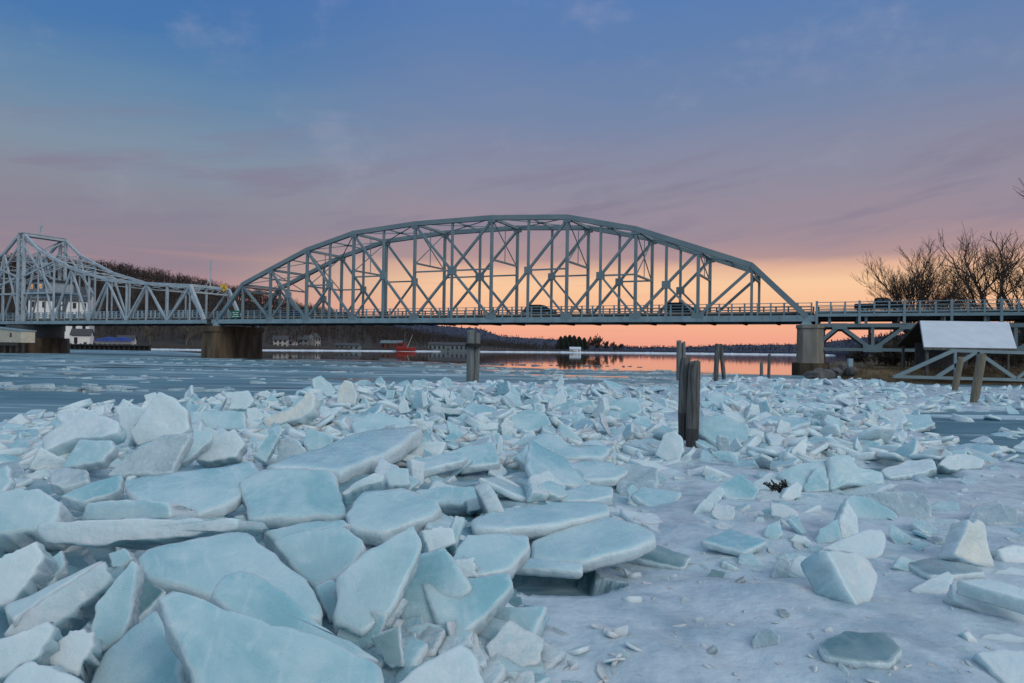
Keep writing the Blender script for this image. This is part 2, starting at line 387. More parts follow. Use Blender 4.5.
def hill_pt(x, v):
    Ys, Yr, zt = ridge(x); Y = lerp(Ys, Yr, v); r = ray(x, 345); return Vector((r.x*Y, Y, hill_z(x, v)))
cols = []
for x in range(-160, 645, 6):
    c_ = [hill_pt(x, 0)-Vector((0, .6, 3.0))]
    for j in range(25): c_.append(hill_pt(x, (j/24)**1.2))
    e = c_[-1]; c_.append(e*1.25+Vector((0, 0, -e.z*1.2))); c_.append(Vector((e.x*1.6, e.y*1.6, -2)))
    cols.append(c_)
strip_terrain('hills', 'hill', cols, 0)
# far woodland along the horizon, haze blue put into its colour
FX = [330, 385, 430, 470, 481, 490, 502, 532, 558, 600, 640, 690, 740, 800, 830, 870, 905, 960, 1024, 1140]
FYo = [318, 320, 323, 326.5, 327.8, 331, 335, 336.5, 338.5, 345, 346, 345.5, 343.5, 343.5, 340, 335, 332.5, 331, 329, 327]
def far_pt(x, v, Y0=1150, Y1=1700):
    Y0 = interp(x, [330, 560, 800, 850, 900, 1140], [900, 1050, 1150, 900, 600, 420]); Y1 = Y0*1.35
    top = CAMZ+(HC+ROLL*(x-512)-interp(x, FX, FYo))/F*Y1-3
    Y = lerp(Y0, Y1, v); r = ray(x, 345)
    return Vector((r.x*Y, Y, max(1.0, lerp(4.5, top, sstep(v, 0, 1))+fbm(x*.06, v*3, 8)*2.0*min(1, v*2)+(nz(x*.45, v*6)*2.0 if v > .1 else 0))))
cols = []
for i in range(0, 820):
    x = 330+i
    c_ = [far_pt(x, 0)-Vector((0, .5, 6.0))]+[far_pt(x, j/8) for j in range(9)]
    e = c_[-1]; c_.append(Vector((e.x*1.5, e.y*1.5, -3))); cols.append(c_)
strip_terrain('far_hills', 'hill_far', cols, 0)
# ---- snowy shelf of shore ice along the far banks
def shelf(xs, Yf, w, h):
    cols = []
    for x in xs:
        Y = Yf(x); r = ray(x, 345); k = 1+.25*nz(x*.11, 2.2); hh = h*(.75+.5*abs(nz(x*.3, 7)))*Y/420
        cols.append([Vector((r.x*(Y+dY), Y+dY, z)) for dY, z in ((-w*k, -.2), (-w*k*.9, hh*.55), (-w*k*.5, hh*.9), (0, hh), (w*1.2, hh*1.1), (w*1.5, -1))])
    return cols
def shore_Y(x): return interp(x, SX, SY)
strip_terrain('shore_ice', 'snow_shelf', shelf(range(-160, 642, 2), lambda x: shore_Y(x)-3, 6, .7), 0)
strip_terrain('far_shore_ice', 'snow_shelf', shelf(range(560, 1000, 2), lambda x: interp(x, [560, 640, 830, 1000], [625, 745, 1000, 560]), 14, .8), 0)

# ---- river bank on the right
def bank_z(X, Y):
    front = 59.5+1.2*fbm(X*.12, 1.3)+sstep(X, 33, 25.5)*9
    s = sstep(Y, front-.4, front+3.0)
    side = sstep(X/Y, .437, .478)*sstep(Y, 150, 128)
    rise = 4.5*sstep(Y, 88, 125)*sstep(X, 34, 50)*sstep(X/Y, .50, .57)
    return -.35+(1.45+.16*fbm(X*.5, Y*.5)+.10*nz(X*1.7, Y*1.7)+rise)*s*side
cols = []
for i in range(150):
    X = 23+i*.62 if i < 60 else 60.2+(i-60)*1.6
    cols.append([Vector((X, 56+j*.55 if j < 40 else 78+(j-40)*2.2, 0)) for j in range(75)])
for c_ in cols:
    for p_ in c_: p_.z = bank_z(p_.x, p_.y)
strip_terrain('river_bank', 'grass', cols, 0)

# ---- jammed ice between the camera and the open river
UB = [-.95, -.75, -.66, -.45, -.3, -.2, -.1, .08, .16, .22, .28, .34, .45, .6, .8, 1.0]
YB = [15, 17, 22, 27, 31, 41, 47, 47, 43, 40, 50, 60, 61, 56, 52, 50]
def H(X, Y):
    u = X/max(Y, .1)
    xe = .1+.2*(Y-4)
    left = sstep(xe-X, -.5, 1.1)
    hL = interp(Y, [0, 3, 8, 14, 25, 45], [.62, .55, .42, .38, .36, .28])
    mid = sstep(Y, 14, 22)*sstep(u, .66, .5)
    hR = .15+.05*nz(X*.35, Y*.35, 2)+.03*nz(X*.9, Y*.9, 6)+.22*mid
    h = hR+(hL-hR)*left
    h += (.03+.10*max(left, mid*.8)+.10*max(left, mid)*sstep(Y, 10, 16))*fbm(X*.9, Y*.7, 5)
    back = interp(u, UB, YB)
    fade = sstep(Y, back*1.03, back*.93)
    # pools of thin dark ice
    e1 = ((u-.84)/.28)**2+((Y-25.0)/8.5)**2
    e2 = 9.0
    e3 = ((X-6.0)/2.0)**2+((Y-29)/2.2)**2
    e4 = 9.0
    wob = .45*fbm(X*.45, Y*.45, 12)
    e1 += wob; e2 += wob; e3 += wob; e4 += wob
    e5 = ((X-15.5)/3.2)**2+((Y-27.5)/1.6)**2+wob; e6 = ((X-7.9)/1.3)**2+((Y-14.2)/.9)**2+wob; e7 = ((X-6.1)/1.5)**2+((Y-35)/3)**2+wob
    e4 = min(e4, e5, e6, e7)
    pool = min(1, max(0, max(sstep(e1, 1.25, .8), sstep(e2, 1.3, .7), sstep(e3, 1.3, .7), sstep(e4, 1.3, .7))))
    h = h*(1-pool)-.08*pool
    h += (1-left)*.05*sstep(Y, 13, 5)*(fbm(X*1.1, Y*1.1, 31)-.5*max(0, fbm(X*2.6, Y*2.6, 40)))
    h += .13*sstep(((X-1.9)/1.9)**2+((Y-5.6)/1.5)**2, 1.15, .3)*(1-left)+.10*sstep(((X-3.2)/2.2)**2+((Y-9.5)/1.6)**2, 1.1, .2)*(1-left)
    hole = sstep(((X-.42)/.62)**2+((Y-6.75)/.62)**2+.5*fbm(X*2.2, Y*2.2, 50), 1.1, .6)
    h = h*(1-hole)-.3*hole
    return h*fade-.25*(1-fade)
def ground(x, y):
    """where the ray through a picture point meets the jam surface"""
    r = ray(x, y); Y = 1.2
    while Y < 70:
        p_ = Vector((0, 0, CAMZ))+r*Y
        if p_.z <= max(H(p_.x, p_.y), 0): return p_
        Y *= 1.01
    return None
v = []; f = []; nu, ny = 330, 300
for j in range(ny+1):
    Y = 1.2*(67/1.2)**(j/ny)
    for i in range(nu+1):
        X = (-1.0+2.0*i/nu)*Y; v.append((X, Y, H(X, Y)))
for j in range(ny):
    for i in range(nu):
        a = j*(nu+1)+i; f.append((a, a+1, a+nu+2, a+nu+1))
M['jam'] = ice_mat('jam_surface', (.31, .42, .49), (.50, .58, .64), (.64, .70, .74), .42, .3, .035, .35)
M['jam_deep'] = ice_mat('jam_deep', (.07, .19, .24), (.15, .29, .34), (.42, .52, .56), .4, .2, .06, .45)  # shade of the gaps and the hollow put into the colour
b = MB(); b.add(v, f)
for k, f_ in enumerate(f):
    X, Y, _ = v[f_[0]]
    if ((X-.42)/.66)**2+((Y-6.75)/.66)**2+.5*fbm(X*2.2, Y*2.2, 50) < 1 or .1+.2*(Y-4)-X+.5*fbm(X*1.3, Y*1.3, 9) > .35 and Y < 34: b.m[k] = 1  # hollow and left pile gaps take the painted shade
tag(b.build('ice_sheet', ['jam', 'jam_deep'], smooth=True), kind='structure')

# ================================================================ BRIDGE
A = Vector((-54.475, 126.006, 0)); D = Vector((.90232, -.43107, 0)); NN = Vector((.43107, .90232, 0)); UP = Vector((0, 0, 1)); BW = 9.0
def bp(t, w, z): return A+D*t+NN*w+UP*z
ZB = 6.75
def beam(p, q, w, h, m, name, parent, side=None):
    return MB().beam(p, q, w, h, NN if side is None else side).build(name, m, parent)

tb = thing('truss_bridge', bp(50, 4.5, 0), 'long fixed bridge span with arched grey blue steel truss between two piers', 'bridge', None)
T = [6.4, 13, 21.3, 31.2, 43.2, 56.8, 68.8, 78.7, 87, 93.6]
HT = [13.45, 15.9, 18.95, 21.25, 22.0, 22.0, 21.25, 18.95, 15.9, 13.45]
def top_z(t): return interp(t, [0]+T+[100], [ZB]+HT+[ZB])
for w in (0, BW):
    b = MB()
    for i in range(9): b.beam(bp(T[i], w, HT[i]), bp(T[i+1], w, HT[i+1]), .62, .70, NN)
    b.build('top_chord', 'steel', tb)
    b = MB(); b.beam(bp(-1.2, w, ZB), bp(101.0, w, ZB), .5, .75, NN)
    for i in range(52): b.beam(bp(i*2-1, w-.27, ZB-.30), bp(i*2-1, w-.27, ZB+.30), .06, .05, D)
    b.build('bottom_chord', 'steel_light', tb)
    beam(bp(0, w, ZB+.2), bp(T[0], w, HT[0]), .62, .66, 'steel', 'end_post', tb)
    beam(bp(100, w, ZB+.2), bp(T[9], w, HT[9]), .62, .66, 'steel', 'end_post', tb)
    for i, t in enumerate(T): beam(bp(t, w, ZB), bp(t, w, HT[i]-.3), .42, .38 if i not in (0, 9) else .30, 'steel', 'vertical_post', tb)
    def diag(t0, z0, t1, z1, k=.42): beam(bp(t0, w, z0), bp(t1, w, z1), .32, k*.84, 'steel', 'diagonal', tb)
    for i in range(4):
        diag(T[i], HT[i]-.35, T[i+1], ZB+.3); diag(T[9-i], HT[9-i]-.35, T[8-i], ZB+.3)
    for i in range(1, 4):                       # subdivided panels: half diagonal, sub post and strut
        for a_, c_ in ((i, i+1), (9-i, 8-i)):
            tm = (T[a_]+T[c_])/2; zm = (HT[a_]-.35+ZB+.3)/2
            diag(tm, zm, T[a_], ZB+.3, .30)
            beam(bp(tm, w, ZB), bp(tm, w, top_z(tm)-.3), .34, .32, 'steel', 'sub_post', tb)
            if i >= 2: beam(bp(tm, w, zm), bp(T[a_], w, zm), .26, .22, 'steel', 'mid_strut', tb)
            MB().beam(bp(tm-.55, w, zm), bp(tm+.55, w, zm), .42, 1.0, NN).build('gusset_plate', 'steel', tb)
    zm = (HT[4]+ZB)/2
    diag(T[4], HT[4]-.35, T[5], ZB+.3); diag(T[5], HT[5]-.35, T[4], ZB+.3)
    beam(bp(50, w, ZB), bp(50, w, HT[4]-.3), .34, .32, 'steel', 'sub_post', tb)
    beam(bp(T[4], w, zm), bp(T[5], w, zm), .26, .22, 'steel', 'mid_strut', tb)
    MB().beam(bp(49.3, w, zm), bp(50.7, w, zm), .42, 1.25, NN).build('gusset_plate', 'steel', tb)
    for t in [13, 21.3, 31.2, 43.2, 56.8, 68.8, 78.7, 87]:
        MB().beam(bp(t-.75, w, ZB+.42), bp(t+.75, w, ZB+.42), .54, .6, NN).build('gusset_plate', 'steel', tb)
        MB().beam(bp(t-.6, w, top_z(t)-.42), bp(t+.6, w, top_z(t)-.42), .54, .6, NN).build('gusset_plate', 'steel', tb)
# bracing across the roadway
for i, t in enumerate(T):
    z = HT[i]
    b = MB(); b.beam(bp(t, 0, z-.1), bp(t, BW, z-.1), .35, .4, D)
    low = max(z-6.2, 12.6) if 1 <= i <= 8 else z-1.3
    b.beam(bp(t, 0, low), bp(t, BW, low), .24, .26, D)
    b.beam(bp(t, .3, z-.4), bp(t, BW-.3, low), .12, .12, D); b.beam(bp(t, BW-.3, z-.4), bp(t, .3, low), .12, .12, D)
    b.beam(bp(t, BW/2, z-.3), bp(t, BW/2, low), .1, .1, D)
    b.build('sway_frame', 'steel', tb)
b = MB()
for i in range(9):
    b.beam(bp(T[i], 0, HT[i]-.05), bp(T[i+1], BW, HT[i+1]-.05), .13, .13); b.beam(bp(T[i], BW, HT[i]-.08), bp(T[i+1], 0, HT[i+1]-.08), .13, .13)
    tm = (T[i]+T[i+1])/2; zt = (HT[i]+HT[i+1])/2
    b.beam(bp(tm, 0, zt), bp(tm, BW, zt), .15, .2)
    b.beam(bp(tm-.5, BW/2, zt+.02), bp(tm+.5, BW/2, zt+.02), .9, .12)
b.build('lateral_bracing', 'steel', tb)
for t0, t1 in ((0, 6.4), (100, 93.6)):
    b = MB()
    for k in (.84, .93):
        z = lerp(ZB, HT[0], k); b.beam(bp(lerp(t0, t1, k), 0, z), bp(lerp(t0, t1, k), BW, z), .25, .25, D)
    b.build('portal_brace', 'steel', tb)
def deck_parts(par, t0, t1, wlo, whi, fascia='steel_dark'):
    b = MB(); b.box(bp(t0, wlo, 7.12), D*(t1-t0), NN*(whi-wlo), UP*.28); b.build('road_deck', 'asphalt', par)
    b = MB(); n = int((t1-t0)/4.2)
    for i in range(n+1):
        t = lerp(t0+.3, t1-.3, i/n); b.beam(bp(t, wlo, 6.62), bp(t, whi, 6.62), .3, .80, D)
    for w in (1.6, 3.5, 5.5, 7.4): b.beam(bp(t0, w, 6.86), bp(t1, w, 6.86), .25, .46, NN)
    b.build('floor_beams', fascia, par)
    for w in (wlo+.06, whi-.06): MB().box(bp(t0, w-.12, 7.403), D*(t1-t0), NN*.24, UP*.22).build('kerb', 'concrete', par)
def railing(par, t0, t1, w, step, tall=None, individual=True, zlo=7.0, ztop=8.72, m='steel_light'):
    b = MB()
    for z in (ztop-.06, ztop-.45, ztop-.85): b.beam(bp(t0, w, z), bp(t1, w, z), .09, .085, NN)
    b.beam(bp(t0, w, 7.55), bp(t1, w, 7.55), .1, .2, NN)
    r_ = b.build('railing', m, par); n = int((t1-t0)/step); mb = MB()
    for i in range(n+1):
        t = lerp(t0+.1, t1-.1, i/n); tl = tall and i % tall == 0
        q = MB() if individual else mb
        q.beam(bp(t, w-.10, zlo-(.95 if tl else 0)), bp(t, w-.10, ztop+(.1 if tl else 0)), .13 if not tl else .2, .20 if not tl else .26, NN)
        if individual: q.build('railing_post', m, r_)
    if not individual: tag(mb.build('railing_posts', m, r_), kind='stuff')
deck_parts(tb, -.8, 100.8, .45, BW-.45)
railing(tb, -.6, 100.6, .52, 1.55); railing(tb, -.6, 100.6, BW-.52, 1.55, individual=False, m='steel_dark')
for w in (0, BW):
    for t in (0, 100):
        b = MB(); b.hexa([bp(t-.7, w-.5, 5.95), bp(t+.7, w-.5, 5.95), bp(t+.7, w+.5, 5.95), bp(t-.7, w+.5, 5.95)], [bp(t-.4, w-.4, ZB-.38), bp(t+.4, w-.4, ZB-.38), bp(t+.4, w+.4, ZB-.38), bp(t-.4, w+.4, ZB-.38)])
        b.build('bearing_shoe', 'steel_light', tb)

# ---- swing span on the left
sw = thing('swing_bridge', bp(-61.5, 4.5, 0), 'silver swing span with tall central tower trusses and a control cabin inside', 'bridge')
TC = -61.5
def mir(t): return 2*TC-t
BT = [-3.4, -13.5, -25.5, -37.4, -49.4, -61.5]; TT = [-7.3, -19.6, -31.5, -43.4, -55.0]; TZ = [13.6, 14.35, 15.4, 18.2, 22.6]
for w in (0, BW):
    for g in (lambda t: t, mir):
        b = MB()
        for i in range(4): b.beam(bp(g(TT[i]), w, TZ[i]), bp(g(TT[i+1]), w, TZ[i+1]), .5, .55, NN)
        b.beam(bp(g(TT[4]), w, TZ[4]), bp(g(TC+.9), w, 26.4), .5, .55, NN)
        b.build('top_chord', 'silver', sw)
        beam(bp(g(BT[0]), w, ZB+.3), bp(g(TT[0]), w, TZ[0]), .55, .6, 'silver', 'end_post', sw)
        for i in range(5):
            beam(bp(g(TT[i]), w, TZ[i]-.2), bp(g(BT[i+1]), w, ZB+.2), .32, .33, 'silver', 'diagonal', sw)
            if i: beam(bp(g(TT[i]), w, TZ[i]-.2), bp(g(BT[i]), w, ZB+.2), .32, .33, 'silver', 'diagonal', sw)
            beam(bp(g(TT[i]), w, ZB), bp(g(TT[i]), w, TZ[i]-.2), .24, .22, 'silver', 'vertical_post', sw)
        for i in (1, 2, 3, 4):
            beam(bp(g(BT[i]), w, ZB), bp(g(BT[i]), w, interp(-BT[i], [-x for x in TT], TZ)), .3, .32, 'silver', 'vertical_post', sw)
        beam(bp(g(-49.4), w, 19.9), bp(g(TC+.9), w, 17.0), .35, .35, 'silver', 'tower_brace', sw)
        beam(bp(g(-49.4), w, 13.2), bp(g(TC+.9), w, 13.2), .35, .35, 'silver', 'tower_brace', sw)
        beam(bp(g(-49.4), w, 13.2), bp(g(TC+.9), w, 24.0), .35, .35, 'silver', 'tower_brace', sw)
        beam(bp(g(TC+1.0), w, ZB), bp(g(TC+1.0), w, 26.5), .6, .5, 'silver', 'tower_leg', sw)
    b = MB(); b.beam(bp(-3.0, w, ZB), bp(mir(-3.0), w, ZB), .5, .7, NN); b.build('bottom_chord', 'steel_light', sw)
    b = MB()
    for k in range(14):
        z = ZB+1+k*1.38; b.beam(bp(TC-1, w, z), bp(TC+1, w, z+1.38), .08, .12, NN); b.beam(bp(TC+1, w, z), bp(TC-1, w, z+1.38), .08, .12, NN)
    b.build('tower_lacing', 'silver', sw)
for g in (lambda t: t, mir):
    b = MB()
    for i in range(4):
        for k in range(2):
            ta, tb_ = lerp(TT[i], TT[i+1], k/2), lerp(TT[i], TT[i+1], k/2+.5); za, zb_ = lerp(TZ[i], TZ[i+1], k/2), lerp(TZ[i], TZ[i+1], k/2+.5)
            b.beam(bp(g(ta), 0, za), bp(g(tb_), BW, zb_), .14, .16); b.beam(bp(g(ta), BW, za-.03), bp(g(tb_), 0, zb_-.03), .14, .16)
            b.beam(bp(g(ta), 0, za-1.1), bp(g(ta), BW, za-1.1), .14, .16)
            b.beam(bp(g(ta), 0, za-1.1), bp(g(ta), BW/2, za), .1, .1); b.beam(bp(g(ta), BW, za-1.1), bp(g(ta), BW/2, za), .1, .1)
    b.build('lateral_bracing', 'silver', sw)
for g in (lambda t: t, mir):
    b = MB(); b.beam(bp(g(TT[0]), 0, TZ[0]+.05), bp(g(TT[0]), BW, TZ[0]+.05), .55, .5, D); b.beam(bp(g(TT[0]), 0, TZ[0]-1.2), bp(g(TT[0]), BW, TZ[0]-1.2), .2, .2, D)
    for k in range(6): b.beam(bp(g(TT[0]), k*1.5, TZ[0]-1.2), bp(g(TT[0]), k*1.5+1.5, TZ[0]), .1, .1, D)
    b.build('portal_frame', 'silver', sw)
for t in (TC-1, TC+1):
    b = MB(); b.beam(bp(t, 0, 26.4), bp(t, BW, 26.4), .35, .5, D); b.beam(bp(t, 0, 20.5), bp(t, BW, 20.5), .3, .35, D)
    b.beam(bp(t, 0, 20.5), bp(t, BW, 26.2), .2, .2, D); b.beam(bp(t, BW, 20.5), bp(t, 0, 26.2), .2, .2, D); b.beam(bp(t, 0, 15.5), bp(t, BW, 20.5), .2, .2, D); b.beam(bp(t, BW, 15.5), bp(t, 0, 20.5), .2, .2, D)
    b.build('tower_portal', 'silver', sw)
b = MB(); b.box(bp(TC-1.2, -.3, 26.75), D*2.4, NN*(BW+.6), UP*.12); b.build('tower_platform', 'silver', sw)
b = MB(); b.tube([bp(TC, 4, 26.8), bp(TC, 4, 31.0)], [.09, .05], 6)
for s_ in (-.55, .55): b.tube([bp(TC+s_, 4, 26.8), bp(TC, 4, 29.2)], [.07, .05], 5)
b.cbox(bp(TC, 4, 29.0), .5, .5, .6); b.build('beacon_mast', 'silver', sw)
deck_parts(sw, mir(-3.2), -3.2, .45, BW-.45)
railing(sw, mir(-3.4), -3.4, .52, 2.35, ztop=9.0); railing(sw, mir(-3.4), -3.4, BW-.52, 2.35, individual=False, ztop=9.0)
b = MB()
for i in range(44):
    t = -4.4-i*1.3; b.beam(bp(t, .40, 7.55), bp(t, .40, 9.0), .10, .30, NN)
b.build('railing_pickets', 'silver', sw)
# control cabin hung inside the tower
b = MB(); b.box(bp(TC-4.2, 1.2, 13.3), D*13.5, NN*6.6, UP*.35); b.build('cabin_floor', 'steel_light', sw)
b = MB(); b.box(bp(TC-3.4, 1.7, 13.66), D*10.5, NN*5.6, UP*2.3); b.build('cabin_wall', 'silver', sw)
b = MB(); b.box(bp(TC-3.9, 1.3, 15.97), D*11.5, NN*6.4, UP*.25); b.box(bp(TC-3.2, 2, 16.22), D*10, NN*5, UP*.2); b.build('cabin_roof', 'roof_dark', sw)
M['lit_window'] = bpy.data.materials.new('lit_window'); M['lit_window'].use_nodes = True
pp = M['lit_window'].node_tree.nodes['Principled BSDF']; pp.inputs['Base Color'].default_value = (.5, .3, .15, 1)
pp.inputs['Emission Color'].default_value = (1, .50, .20, 1); pp.inputs['Emission Strength'].default_value = .38
for i in range(6):
    t = TC-2.9+i*1.7
    MB().box(bp(t, 1.66, 14.4), D*1.05, NN*.03, UP*1.05).build('cabin_window', 'lit_window' if i in (2, 4) else 'glass_dark', sw)
b = MB()
for z in (14.3, 14.75): b.beam(bp(TC-4.2, 1.22, z), bp(TC+9.3, 1.22, z), .06, .06)
for i in range(10): b.beam(bp(TC-4.2+i*1.5, 1.22, 13.65), bp(TC-4.2+i*1.5, 1.22, 14.75), .06, .06)
b.build('cabin_railing', 'steel_light', sw)

# ---- deck truss approach on the right
da = thing('approach_bridge', bp(118, 4.5, 0), 'grey blue approach span on a low deck truss over the grassy bank', 'bridge')
ZT, ZL = 5.9, 3.05
tn = [103.6, 110.6, 117.4, 124.2, 131]; bn = [100.6, 107.1, 113.9, 120.8, 127.6, 134]
for w in (0, BW):
    MB().beam(bp(101.3, w, ZT), bp(137, w, ZT), .4, .45, NN).build('top_chord', 'steel', da)
    MB().beam(bp(101.3, w, ZL), bp(137, w, ZL), .4, .36, NN).build('bottom_chord', 'steel', da)
    for i in range(5):
        beam(bp(bn[i], w, ZL), bp(tn[i], w, ZT), .36, .42, 'steel', 'diagonal', da); beam(bp(tn[i], w, ZT), bp(bn[i+1], w, ZL), .36, .42, 'steel', 'diagonal', da)
        beam(bp(bn[i+1], w, ZL), bp(bn[i+1], w, ZT), .32, .32, 'steel', 'vertical_post', da)
        MB().beam(bp(bn[i+1]-1.0, w, ZL+.15), bp(bn[i+1]+1.0, w, ZL+.15), .46, .85, NN).build('gusset_plate', 'steel', da)
        MB().beam(bp(tn[i]-.8, w, ZT-.1), bp(tn[i]+.8, w, ZT-.1), .46, .7, NN).build('gusset_plate', 'steel', da)
for t in bn[1:5]:
    b = MB(); b.beam(bp(t, 0, ZL), bp(t, BW, ZL), .2, .22, D); b.beam(bp(t, 0, ZL), bp(t, BW, ZT), .14, .14, D); b.beam(bp(t, BW, ZL), bp(t, 0, ZT), .14, .14, D)
    b.build('sway_frame', 'steel', da)
deck_parts(da, 100.9, 140, .05, BW-.05)
for i in range(10):
    t = 102.5+i*3.9; b = MB(); b.beam(bp(t, .3, 6.1), bp(t, .3, 7.1), .3, .5, D); b.build('floor_post', 'steel', da)
MB().box(bp(100.9, -.30, 6.95), D*39, NN*.34, UP*.36).build('fascia', 'steel_light', da)
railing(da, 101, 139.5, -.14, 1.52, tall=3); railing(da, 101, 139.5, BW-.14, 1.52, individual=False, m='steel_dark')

# ---- piers
def pier_prism(par, name, m, t, outline, z0, z1, batter=0.0):
    n = len(outline); c = (t, 4.5)
    lo = [bp(t+x*(1+batter), 4.5+(y-4.5)*(1+batter*.6), z0) for x, y in outline]; hi_ = [bp(t+x, y, z1) for x, y in outline]
    b = MB(); b.add(lo+hi_, [tuple(range(n)), tuple(range(n, 2*n))[::-1]]+[((i+1) % n, i, n+i, n+(i+1) % n) for i in range(n)])
    return b.build(name, m, par)
p1 = thing('bridge_pier', bp(0, 4.5, 0), 'brown stained stone pier under the joint of the swing and arched spans', 'pier')
rect = [(-1.5, -1.2), (1.5, -1.2), (1.5, 10.2), (-1.5, 10.2)]
pier_prism(p1, 'pier_body', 'stone', -.8, rect, -2, 4.9, .10); pier_prism(p1, 'pier_cap', 'stone', -.8, [(x*1.12, 4.5+(y-4.5)*1.05) for x, y in rect], 4.9, 5.95)
p2 = thing('bridge_pier', bp(100.4, 4.5, 0), 'pale concrete pier with pointed nose at the right end of the arched span', 'pier')
octo = [(-1.5, .1), (-.75, -1.3), (.75, -1.3), (1.5, .1), (1.5, 9), (.8, 10.3), (-.8, 10.3), (-1.5, 9)]
pier_prism(p2, 'pier_body', 'concrete', 100.4, octo, -1, 5.55, .06); pier_prism(p2, 'pier_cap', 'concrete', 100.4, [(x*1.08, 4.5+(y-4.5)*1.03) for x, y in octo], 5.552, 5.95)
pier_prism(p2, 'pier_footing', 'stone', 100.4, [(x*1.35, 4.5+(y-4.5)*1.12) for x, y in octo], -1, 1.35)
p3 = thing('pivot_pier', bp(TC, 4.5, 0), 'round stone pivot pier carrying the swing span at left', 'pier')
circ = [(6.6*math.cos(k*math.pi/16), 4.5+6.6*math.sin(k*math.pi/16)) for k in range(32)]
pier_prism(p3, 'pier_body', 'stone', TC-2, circ, -2, 3.4, .05); pier_prism(p3, 'turntable', 'steel_dark', TC-2, [(x*.85, 4.5+(y-4.5)*.85) for x, y in circ], 3.42, 6.2)
fs = thing('fender_shed', bp(TC-3, -6, 0), 'cream painted fender house on the pivot pier under the swing span', 'shed')
b = MB(); b.hexa([bp(TC-4, -5.2, 2.3), bp(TC+10, -5.2, 2.3), bp(TC+10, -2.4, 2.3), bp(TC-4, -2.4, 2.3)], [bp(TC-4, -5.2, 5.6), bp(TC+10, -5.2, 4.7), bp(TC+10, -2.4, 4.7), bp(TC-4, -2.4, 5.6)]); b.build('wall', 'cream_paint', fs)
b = MB(); b.hexa([bp(TC-4.2, -5.4, 5.62), bp(TC+10.2, -5.4, 4.72), bp(TC+10.2, -2.2, 4.72), bp(TC-4.2, -2.2, 5.62)], [bp(TC-4.2, -5.4, 5.8), bp(TC+10.2, -5.4, 4.9), bp(TC+10.2, -2.2, 4.9), bp(TC-4.2, -2.2, 5.8)]); b.build('roof', 'steel_light', fs)
for t in (TC-.5, TC+6): MB().box(bp(t, -5.24, 3.4), D*.7, NN*.03, UP*.9).build('window', 'glass_dark', fs)
for k in range(9): MB().beam(bp(TC-7+k*2.2, -5.0, -1), bp(TC-7+k*2.2, -5.0, 2.3), .4, .4).build('fender_pile', 'timber_wet', fs)
MB().beam(bp(TC-9.5, -5.25, 1.9), bp(TC+9, -5.25, 1.9), .4, .5).build('fender_beam', 'timber_wet', fs)

# ================================================================ BUILDINGS AND SHORE
def house(name, x, ybase, Y, w, h, d, wallm, roofm, label, cat='house', rh=None, rot=0.0, nwin=3, floors=2, chimney=True, door=True, group=None):
    base = at(x, ybase, Y); t = thing(name, (base.x, base.y, base.z), label, cat, group); t.rotation_euler.z = rot
    rh = rh or h*.45
    def mk(b, nm, m, par): 
        o = b.build(nm, m); o.parent = par; return o
    b = MB(); b.cbox((0, 0, h/2-1), w, d, h+2); b.add([(-w/2, -d/2, h), (-w/2, d/2, h), (-w/2, 0, h+rh), (w/2, -d/2, h), (w/2, d/2, h), (w/2, 0, h+rh)], [(0, 2, 1), (3, 4, 5)])
    mk(b, 'wall', wallm, t)
    b = MB(); o_ = .5
    for s in (-1, 1):
        b.hexa([(-w/2-o_, s*(d/2+o_), h-o_*rh/(d/2)), (w/2+o_, s*(d/2+o_), h-o_*rh/(d/2)), (w/2+o_, 0, h+rh+.02), (-w/2-o_, 0, h+rh+.02)],
               [(-w/2-o_, s*(d/2+o_), h+.25-o_*rh/(d/2)), (w/2+o_, s*(d/2+o_), h+.25-o_*rh/(d/2)), (w/2+o_, 0, h+rh+.27), (-w/2-o_, 0, h+rh+.27)])
    rf = mk(b, 'roof', roofm, t)
    if chimney: mk(MB().cbox((w*.22, d*.12, h+rh), .9, .9, 2.2), 'chimney', 'barn', rf)
    fh = h/floors
    for fl in range(floors):
        for i in range(nwin):
            if fl == 0 and door and i == nwin//2: continue
            wx = (i+.5)/nwin*w-w/2
            wd = mk(MB().cbox((wx, -d/2-.03, fl*fh+fh*.55), min(1.2, w/nwin*.5), .06, fh*.5), 'window', 'glass_dark', t)
            mk(MB().cbox((wx, -d/2-.06, fl*fh+fh*.27), min(1.5, w/nwin*.6), .14, .12), 'window_sill', wallm, wd)
    if door: mk(MB().cbox((0 if nwin % 2 else w/nwin*.5, -d/2-.04, 1.05), 1.1, .08, 2.1), 'door', 'roof_dark', t)
    return t
op_ = house('theatre_building', 62, 346.5, 285, 21, 19.0, 15, 'white_paint', 'roof_dark', 'tall white clapboard theatre building behind the swing span tower', 'building', rh=6, nwin=6, floors=4, rot=.42)
house('annex_building', 82, 347.3, 276, 6.5, 5.0, 7, 'white_paint', 'roof_dark', 'low white annex at the foot of the tall theatre building', 'building', nwin=2, floors=1, rot=.4, chimney=False)
house('boathouse', 127, 347.6, 272, 5.5, 3.2, 5, 'white_paint', 'roof_dark', 'small white boathouse with dark hipped roof on the left shore', 'boathouse', nwin=3, floors=1, rot=.3, chimney=False)
house('shore_house', 281, 347.6, 362, 7, 4.2, 7, 'old_white', 'roof_dark', 'white house just right of the stained stone pier', nwin=3, rot=.2)
house('shore_house', 290, 348.0, 374, 6, 3.2, 6, 'old_white', 'roof_dark', 'smaller white house beside the first one near the stone pier', nwin=3, rot=-.2)
house('shore_house', 303, 347.5, 387, 5.5, 4.5, 7, 'pale_metal', 'roof_dark', 'narrow grey house left of the white gabled house', nwin=2, rot=.3)
